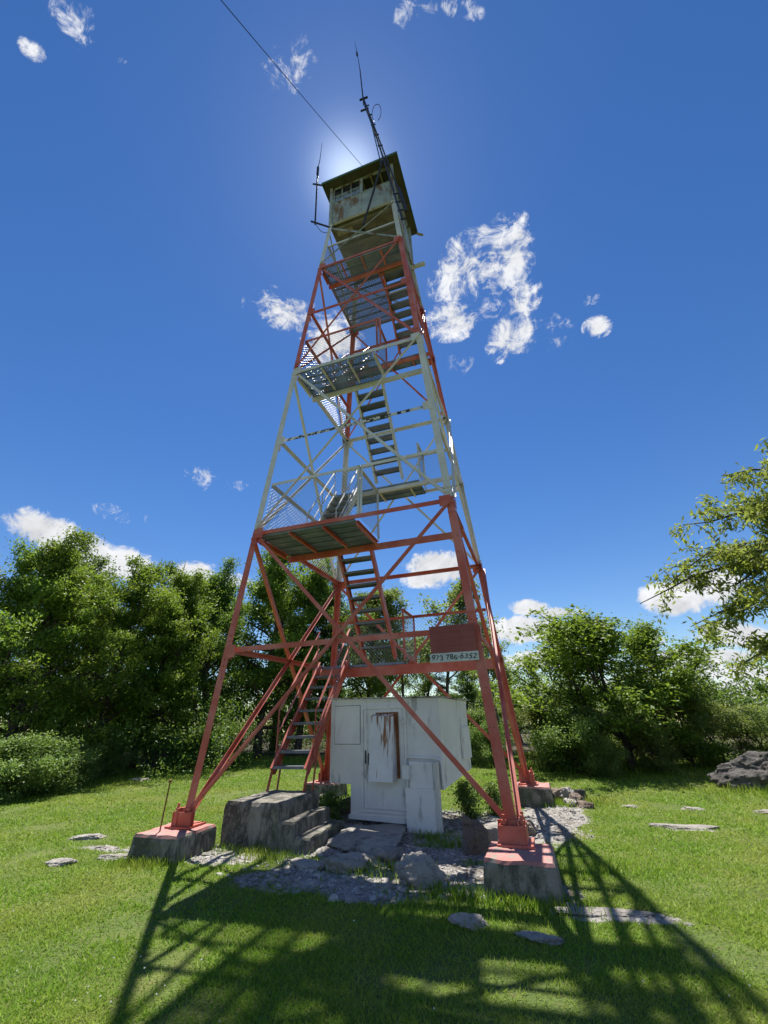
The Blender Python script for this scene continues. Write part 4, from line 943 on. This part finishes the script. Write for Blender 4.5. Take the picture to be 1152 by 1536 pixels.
TREES = [
('oak_a', 'leafy_tree', 'leafy tree at the left border, cut by the frame', 'tree', -13.16, 1.99, 8.12, 1.90, 1.05, 'trees around the clearing', 'crown'),
('oak_b', 'leafy_tree', 'round topped tree second from the left border, beneath the big left cloud', 'tree', -13.69, 3.85, 7.59, 3.80, 1.00, 'trees around the clearing', 'crown'),
('oak_a', 'leafy_tree', 'broad yellow green tree third from the left border', 'tree', -13.66, 5.51, 8.24, 5.70, 1.00, 'trees around the clearing', 'crown'),
('oak_b', 'leafy_tree', 'tree with a fine twiggy top at the middle of the left wood', 'tree', -13.84, 7.55, 8.48, 1.32, 1.05, 'trees around the clearing', 'crown'),
('oak_a', 'leafy_tree', 'light green rounded tree left of the white cloud gap', 'tree', -11.90, 7.36, 7.98, 3.22, 0.95, 'trees around the clearing', 'crown'),
('oak_d', 'leafy_tree', 'dark tree just left of the left tower leg, shading the lawn', 'tree', -11.80, 10.10, 9.26, 5.12, 1.00, 'trees around the clearing', 'crown'),
('oak_a', 'leafy_tree', 'tallest dark tree behind the left leg at the red and white joint', 'tree', -10.80, 12.06, 11.47, 0.74, 1.00, 'trees around the clearing', 'crown'),
('oak_d', 'leafy_tree', 'dark dense tree seen between the left leg and the red stair', 'tree', -9.16, 13.07, 10.45, 2.64, 1.00, 'trees around the clearing', 'crown'),
('oak_d', 'leafy_tree', 'dark tree behind the far left leg', 'tree', -8.17, 15.26, 9.81, 4.54, 1.00, 'trees around the clearing', 'crown'),
('oak_b', 'leafy_tree', 'tree seen through the second stair flight', 'tree', -6.46, 15.98, 8.77, 0.16, 1.00, 'trees around the clearing', 'crown'),
('thin', 'slender_tree', 'slim tree right of the second stair flight', 'tree', -4.21, 15.68, 8.72, 2.06, 1.00, 'trees around the clearing', 'crown'),
('thin', 'slender_tree', 'slim open tree with sky between its leaves, standing over the shed roof', 'tree', -1.63, 14.25, 8.79, 3.96, 1.25, 'trees around the clearing', 'crown'),
('thin', 'slender_tree', 'thin leaved young tree just right of the far right leg', 'tree', 0.57, 15.58, 6.81, 5.86, 1.15, 'trees around the clearing', 'crown'),
('oak_b', 'leafy_tree', 'low green tree behind the shed roof', 'tree', -4.66, 21.77, 6.72, 1.48, 1.00, 'trees around the clearing', 'crown'),
('oak_d', 'leafy_tree', 'dark rounded tree behind the two right legs', 'tree', -1.58, 22.38, 5.38, 3.38, 1.20, 'trees around the clearing', 'crown'),
('oak_d', 'leafy_tree', 'dark green low tree right of the far right leg, under the small clouds', 'tree', 1.29, 21.65, 4.66, 5.28, 1.20, 'trees around the clearing', 'crown'),
('thin', 'slender_tree', 'thin pale tree left of the big leaning tree', 'tree', 3.23, 18.68, 4.87, 0.90, 1.10, 'trees around the clearing', 'crown'),
('bushy', 'leaning_tree', 'big leaning many stemmed tree right of the tower, with a dark open trunk', 'tree', 5.06, 7.73, 4.08, 2.80, 1.66, 'trees around the clearing', 'crown'),
('bushy', 'leaning_tree', 'leafy tree left half behind the big leaning tree', 'tree', 4.04, 8.84, 3.84, 4.70, 1.51, 'trees around the clearing', 'crown'),
('bushy', 'leaning_tree', 'tree with a dead twig top right behind the big leaning tree', 'tree', 6.27, 8.94, 3.76, 0.32, 1.29, 'trees around the clearing', 'crown'),
('thicket', 'thicket_bush', 'light green thicket behind the boulder with leafy growth', 'bush', 3.01, 8.69, 1.80, 2.22, 1.32, 'bushes at the clearing edge', 'foliage'),
('thicket', 'thicket_bush', 'pale willowy thicket at the left foot of the big leaning tree', 'bush', 3.85, 7.45, 1.51, 4.12, 1.26, 'bushes at the clearing edge', 'foliage'),
('thicket', 'thicket_bush', 'rounded thicket at the right foot of the big leaning tree', 'bush', 6.86, 8.71, 2.20, 6.02, 1.32, 'bushes at the clearing edge', 'foliage'),
('thicket', 'thicket_bush', 'low olive green thicket behind the large layered boulder', 'bush', 8.22, 10.42, 1.58, 1.64, 1.49, 'bushes at the clearing edge', 'foliage'),
('thicket', 'thicket_bush', 'low thicket at the right border above the layered boulder', 'bush', 8.97, 9.66, 1.42, 3.54, 1.49, 'bushes at the clearing edge', 'foliage'),
('thicket', 'thicket_bush', 'thicket half cut off by the right border', 'bush', 8.62, 6.59, 1.47, 5.44, 1.49, 'bushes at the clearing edge', 'foliage'),
('thicket', 'thicket_bush', 'dark low thicket between the leaning tree and the layered boulder', 'bush', 5.68, 7.23, 1.10, 1.06, 1.15, 'bushes at the clearing edge', 'foliage'),
('oak_b', 'leafy_tree', 'tree beyond the left border with only its right edge in view', 'tree', -13.68, 1.13, 8.04, 2.96, 1.00, 'trees around the clearing', 'crown'),
('oak_d', 'leafy_tree', 'darker tree rising behind the tree at the left border', 'tree', -17.90, 5.69, 10.11, 4.86, 1.00, 'trees around the clearing', 'crown'),
('oak_d', 'leafy_tree', 'dark tree filling the gap behind the round topped tree', 'tree', -18.46, 8.32, 9.26, 0.48, 1.10, 'trees around the clearing', 'crown'),
('oak_d', 'leafy_tree', 'dark tree behind the twiggy topped tree', 'tree', -17.97, 10.45, 9.63, 2.38, 1.10, 'trees around the clearing', 'crown'),
('oak_d', 'leafy_tree', 'dark tree behind the gap left of the left leg', 'tree', -15.50, 12.87, 9.75, 4.28, 1.10, 'trees around the clearing', 'crown'),
('oak_d', 'leafy_tree', 'dark tree deep in the wood behind the red brace crossing', 'tree', -13.04, 17.16, 11.96, 6.18, 1.10, 'trees around the clearing', 'crown'),
('oak_d', 'leafy_tree', 'dark tree deep behind the first stair flight', 'tree', -9.09, 21.39, 9.34, 1.80, 1.10, 'trees around the clearing', 'crown'),
('shrub', 'leafy_shrub', 'bright leafy shrub at the left border of the lawn', 'shrub', -10.23, 0.25, 1.08, 3.70, 1.38, 'shrubs along the lawn edge', 'foliage'),
('shrub', 'leafy_shrub', 'bright leafy shrub right of the one at the left border', 'shrub', -10.64, 1.41, 1.02, 5.60, 1.38, 'shrubs along the lawn edge', 'foliage'),
('shrub', 'leafy_shrub', 'leafy shrub at the lawn edge, rightmost of the bright left shrubs', 'shrub', -11.45, 3.00, 0.89, 1.22, 1.26, 'shrubs along the lawn edge', 'foliage'),
('shrub', 'leafy_shrub', 'dull green shrub between the bright shrubs and the shaded boulder', 'shrub', -12.24, 4.86, 0.80, 3.12, 1.26, 'shrubs along the lawn edge', 'foliage'),
('shrub', 'leafy_shrub', 'shaded shrub right of the dark boulder', 'shrub', -11.16, 8.03, 0.83, 5.02, 1.38, 'shrubs along the lawn edge', 'foliage'),
('shrub', 'leafy_shrub', 'shaded shrub in line with the left leg brace', 'shrub', -9.92, 9.01, 0.69, 0.64, 1.38, 'shrubs along the lawn edge', 'foliage'),
('shrub', 'leafy_shrub', 'sunny shrub behind the right side of the shed', 'shrub', 0.12, 9.99, 1.31, 2.54, 1.20, 'shrubs along the lawn edge', 'foliage'),
('shrub', 'leafy_shrub', 'yellow green shrub seen between the two right legs', 'shrub', 0.89, 8.78, 1.04, 4.44, 0.90, 'shrubs along the lawn edge', 'foliage'),
('shrub', 'leafy_shrub', 'fresh green shrub right of the far boulder', 'shrub', 3.55, 7.17, 1.29, 0.06, 1.10, 'shrubs along the lawn edge', 'foliage'),
('shrub', 'leafy_shrub', 'small leafy growth in front of the far boulder', 'shrub', 2.74, 7.59, 0.68, 1.96, 0.80, 'shrubs along the lawn edge', 'foliage'),
('shrub', 'leafy_shrub', 'low weedy shrub at the lawn edge before the leaning tree', 'shrub', 4.19, 6.22, 0.75, 3.86, 0.90, 'shrubs along the lawn edge', 'foliage'),
('weed', 'weed', 'leafy weed growing under the right side of the shed', 'weed', 1.32, 0.62, 0.50, 0.5, 1.1, 'weeds at the shed', 'foliage'),
('weed', 'weed', 'weed at the rear right corner of the shed', 'weed', 1.75, 0.95, 0.45, 0.5, 1.1, 'weeds at the shed', 'foliage'),
('weed', 'weed', 'thin weed between the steps and the low shed door', 'weed', -0.95, -0.15, 0.42, 0.5, 1.1, 'weeds at the shed', 'foliage'),
('weed', 'weed', 'weed among the stones beside the concrete steps', 'weed', -1.20, 0.10, 0.35, 0.5, 1.1, 'weeds at the shed', 'foliage')
]
plant('snag', 'bare_tree', 'nearly bare tree whose thin twigs stick out above the left wood', 'tree', -13.9, 8.2, 9.9, 0.4, 1.0, 'trees around the clearing')
for a in TREES: plant(*a)

# one tree outside the right border whose boughs reach into view
def bough_tree():
    rng = np.random.default_rng(21); base = Vector((8.4, -0.6, GZ)); m = MB(); cs = []
    t = thing('overhanging_tree', 'pale leaved tree reaching drooping boughs into view from the right border', 'tree', tuple(base))
    tp = [base+Vector((0, 0, -.2)), base+Vector((-.05, .05, 1.2)), base+Vector((.05, .1, 2.6)), base+Vector((-.1, .1, 4.2)), base+Vector((-.2, .2, 5.6))]
    m.tube(tp, [.19, .15, .12, .08, .03], 10)
    targets = [(4.80, 0.30, 3.03, 2.60, 1.2), (5.30, 0.30, 3.38, 2.90, 1.0), (5.75, -0.28, 4.14, 3.20, 1.3), (6.30, -0.77, 4.79, 3.90, 1.1), (6.68, -1.19, 4.74, 4.30, 1.2), (5.34, -0.18, 2.54, 2.40, 1.2), (5.75, -0.04, 1.87, 1.90, 1.2), (6.17, 0.33, 3.80, 3.20, 1.4), (6.59, -0.13, 4.31, 3.60, 1.4), (5.93, 0.17, 3.06, 2.80, 1.4), (6.26, -0.72, 3.42, 3.30, 1.5), (6.27, 0.40, 2.03, 2.00, 1.0), (6.07, -0.24, 2.62, 2.60, 1.4), (6.28, -0.82, 2.87, 2.90, 1.4), (5.76, 0.52, 3.66, 3.00, 1.1), (6.70, -0.70, 4.15, 3.80, 1.4)]
    for (x, y, z, zo, dens) in targets:
        o = base+Vector((0, .1, zo-GZ)); e = Vector((x, y, z)); pts = []
        L = (e-o).length
        for k in range(9):
            f = k/8; p = o.lerp(e, f)+Vector((0, 0, .16*L*math.sin(math.pi*f)))+Vector(rng.normal(0, .05, 3)); pts.append(p)
        m.tube(pts, [.045*(1-f/8.5)+.004 for f in range(9)], 6, cap=False)
        for j in range(int(11*dens)):
            f = rng.uniform(.30, 1.0); k = min(7, int(f*8)); so = pts[k].lerp(pts[k+1], f*8-k)
            dv = Vector((-.5+rng.normal(0, .6), rng.normal(0, .6), rng.normal(-.05, .45))).normalized(); sl = rng.uniform(.25, .75)
            sp = curve_pts(so, dv, sl, 4, rng, -.35, .18); m.tube(sp, [.008, .006, .005, .004, .003], 4, cap=False)
            for q in sp[1:]:
                k2 = int(rng.uniform(12, 26)); cs.append(np.array(q)+rng.normal(0, 1, (k2, 3))*np.array([.065, .065, .05]))
    V, F = leaves(np.concatenate(cs), rng, .11, .036, 0.5, 1.0)
    m.build('trunk', [M['bark']], t, True); me = mesh_from_np('crown', V-np.array(base), F, leaf_mat('airy_leaf', (0.17, 0.23, 0.04), (0.25, 0.31, 0.06), (0.33, 0.37, 0.10), 0.58)); o = bpy.data.objects.new('crown', me); COL.objects.link(o); o.parent = t
bough_tree()

# undergrowth and far woods that read as one mass
def mass(name, pts, n, hmin, hmax, depth, mat, la, lb, seed, label, cat, clump=60):
    rng = np.random.default_rng(seed); P_ = np.array(pts, float); cs = []
    seg = np.linalg.norm(np.diff(P_, axis=0), axis=1); cum = np.concatenate([[0], np.cumsum(seg)])
    for i in range(n):
        s = rng.uniform(0, cum[-1]); k = np.searchsorted(cum, s)-1; k = max(0, min(k, len(seg)-1)); f = (s-cum[k])/seg[k]
        p = P_[k]*(1-f)+P_[k+1]*f; d = (P_[k+1]-P_[k])/seg[k]; nn = np.array([-d[1], d[0]])
        if nn[1] < 0: nn = -nn
        dd = rng.uniform(0, depth); q = p+nn*dd
        hh = hmin+(hmax-hmin)*(0.35+0.65*rng.random())*min(1.0, .45+dd/depth)
        z = rng.uniform(0.05, hh)
        c = np.array([q[0], q[1], GZ+z]); cs.append(c+rng.normal(0, 1, (int(clump*rng.uniform(.5, 1.4)), 3))*np.array([.30, .30, .20]))
    V, F = leaves(np.concatenate(cs), rng, la, lb, .3); o = bpy.data.objects.new(name, mesh_from_np(name, V, F, mat)); COL.objects.link(o); tag(o, label, cat, kind='stuff')
mass('undergrowth', [(-14.1, 2.6), (-15.1, 5.8), (-15.2, 8.9), (-13.1, 11.6), (-10.5, 14.0), (-7.1, 16.8), (-3.5, 19.1), (0.7, 19.8)], 620, .3, 2.6, 7.0, M['leafd'], .11, .06, 31, 'dark undergrowth below the trees of the wood', 'undergrowth')
mass('thicket_growth', [(1.9, 11.7), (3.8, 9.7), (5.3, 9.0), (7.0, 9.7), (9.1, 11.2), (9.9, 8.2)], 330, .3, 1.6, 3.0, M['leafp'], .11, .05, 32, 'low mixed growth below the bushes on the right', 'undergrowth')
mass('far_woods', [(-27.2, 7.7), (-24.7, 17.9), (-19.8, 27.1), (-10.1, 33.7), (1.4, 35.7), (10.3, 28.9), (16.6, 22.8)], 2000, 1.0, 5.0, 7.0, M['leafd'], .24, .14, 33, 'far dark woods closing the view behind the trees', 'woods')

# lawn: one object of short blades, denser towards the viewer
def make_lawn():
    rng = np.random.default_rng(9); n = 760000
    r = 2.2*np.exp(rng.random(n)*math.log(26/2.2)); an = rng.uniform(-1.35, .72, n)+0.0
    x = CAM.x+r*np.sin(an); y = CAM.y+r*np.cos(an)
    ok = y < 13.5-0.002*(x-2)**2
    ok &= ~((np.abs(x+2.3) < .36) & (np.abs(y+2.44) < .36)) & ~((np.abs(x-2.33) < .34) & (np.abs(y+2.56) < .34)) & ~((x > -1.98) & (x < -.5) & (y > -1.88) & (y < -.75))
    x, y, r = x[ok], y[ok], r[ok]
    near = (np.abs(x) < 6.5) & (np.abs(y) < 6.5); pv = np.zeros(len(x)); idx = np.where(near)[0]
    pv[idx] = [pad(a, b) for a, b in zip(x[idx], y[idx])]
    tuft = np.array([noise.noise(Vector((a*2.1, b*2.1, 3.3))) for a, b in zip(x, y)])
    bald = np.array([noise.fractal(Vector((a*.9, b*.9, 7.7)), .9, 2.0, 4) for a, b in zip(x, y)])
    keep = rng.random(len(x)) > np.clip((bald-.28)*2.2, 0, .8)+ np.clip(pv*1.9-0.25-0.9*np.clip(tuft, 0, 1)*(pv > .3), 0, 1)
    x, y, r, tuft = x[keep], y[keep], r[keep], tuft[keep]
    z = np.array([ground_z(a, b) for a, b in zip(x, y)])
    n = len(x); h = (0.014+.021*rng.random(n))*(1+.45*tuft)*(1+r*.016); wdt = (.0022+.0018*rng.random(n))*(1+np.maximum(0, r-3)*.30)
    a = rng.uniform(0, 6.283, n); lean = rng.uniform(.3, 1.9, n)*h; la = rng.uniform(0, 6.283, n)
    b = np.stack([x, y, z-.004], 1); sd = np.stack([np.cos(a), np.sin(a), 0*a], 1)*wdt[:, None]
    tip = b+np.stack([np.cos(la)*lean, np.sin(la)*lean, h], 1)
    V = np.stack([b-sd, b+sd, tip], 1).reshape(-1, 3); F = np.arange(n*3).reshape(-1, 3)
    o = bpy.data.objects.new('lawn_grass', mesh_from_np('lawn_grass', V, F, M['grass'])); COL.objects.link(o); tag(o, 'short sunlit grass of the mown lawn', 'grass', kind='stuff')
    # longer tufts around the footings, steps and stones
    rng = np.random.default_rng(19); xs = []; ys = []
    for (cx, cy, rr_, k) in ((-2.3, -2.88, .55, 900), (2.4, -3.0, .55, 700), (-1.5, -2.0, .7, 500), (2.75, 2.0, .4, 300), (1.3, -1.2, .4, 350), (1.0, -0.85, .35, 350), (.6, -2.4, .6, 500), (1.9, -3.2, .9, 600), (3.0, -1.9, .6, 300), (-.9, -2.2, .5, 400), (1.6, -2.95, .5, 400), (3.2, 2.3, .7, 500), (7, 3.8, 1.6, 900), (4, 8.3, 2.5, 1500), (-11, 3.5, 3.0, 1200)):
        u_ = rng.normal(0, .5, (k, 2))*rr_; xs.append(cx+u_[:, 0]); ys.append(cy+u_[:, 1]*.55)
    x = np.concatenate(xs); y = np.concatenate(ys)
    ok = ~((np.abs(x+2.3) < .38) & (np.abs(y+2.44) < .38)) & ~((np.abs(x-2.33) < .36) & (np.abs(y+2.56) < .36)) & ~((x > -2.0) & (x < -.48) & (y > -1.92) & (y < -.7))
    x, y = x[ok], y[ok]; n = len(x); z = np.array([ground_z(a, b) for a, b in zip(x, y)]); far = np.clip((y-1)/6, 0, 2)
    h = (.04+.085*rng.random(n))*(1+far*1.1); wdt = (.003+.002*rng.random(n))*(1+far); la = rng.uniform(0, 6.283, n); lean = rng.uniform(.1, .7, n)*h; a = rng.uniform(0, 6.283, n)
    b = np.stack([x, y, z-.01], 1); sd = np.stack([np.cos(a), np.sin(a), 0*a], 1)*wdt[:, None]; ld = np.stack([np.cos(la), np.sin(la), 0*la], 1)
    mid = b+ld*(lean*.3)[:, None]+np.stack([0*h, 0*h, h*.6], 1); tip = b+ld*lean[:, None]+np.stack([0*h, 0*h, h], 1)
    V = np.stack([b-sd, b+sd, mid+sd*.7, tip, mid-sd*.7], 1).reshape(-1, 3); F = np.arange(n*5).reshape(-1, 5)
    o = bpy.data.objects.new('tall_grass', mesh_from_np('tall_grass', V, F, M['grass'])); COL.objects.link(o); tag(o, 'longer grass tufts around the footings and stones', 'grass', kind='stuff')
make_lawn()
def make_clover():   # white clover heads dotted over the lawn
    rng = np.random.default_rng(77); vs_ = []; fs = []
    cx = rng.uniform(-4, 6, 26); cy = rng.uniform(-6, 1.5, 26)
    for i in range(190):
        k = rng.integers(0, 26); x = cx[k]+rng.normal(0, .55); y = cy[k]+rng.normal(0, .4)
        if (abs(x) < 7 and abs(y) < 7 and pad(x, y) > .3) or math.hypot(x-CAM.x, y-CAM.y) < 2: continue
        z = ground_z(x, y)+rng.uniform(.03, .06); s = rng.uniform(.004, .008); o = len(vs_)
        vs_ += [(x+s, y, z), (x, y+s, z), (x-s, y, z), (x, y-s, z), (x, y, z+s), (x, y, z-s)]
        fs += [(o+a, o+b, o+4) for a, b in ((0, 1), (1, 2), (2, 3), (3, 0))]+[(o+b, o+a, o+5) for a, b in ((0, 1), (1, 2), (2, 3), (3, 0))]
    me = bpy.data.meshes.new('clover_flowers'); me.from_pydata(vs_, [], fs); me.materials.append(flat_mat('clover_white', (0.62, 0.62, 0.55), 0.8))
    o = bpy.data.objects.new('clover_flowers', me); COL.objects.link(o); tag(o, 'white clover heads dotted over the lawn', 'flowers', kind='stuff')
make_clover()
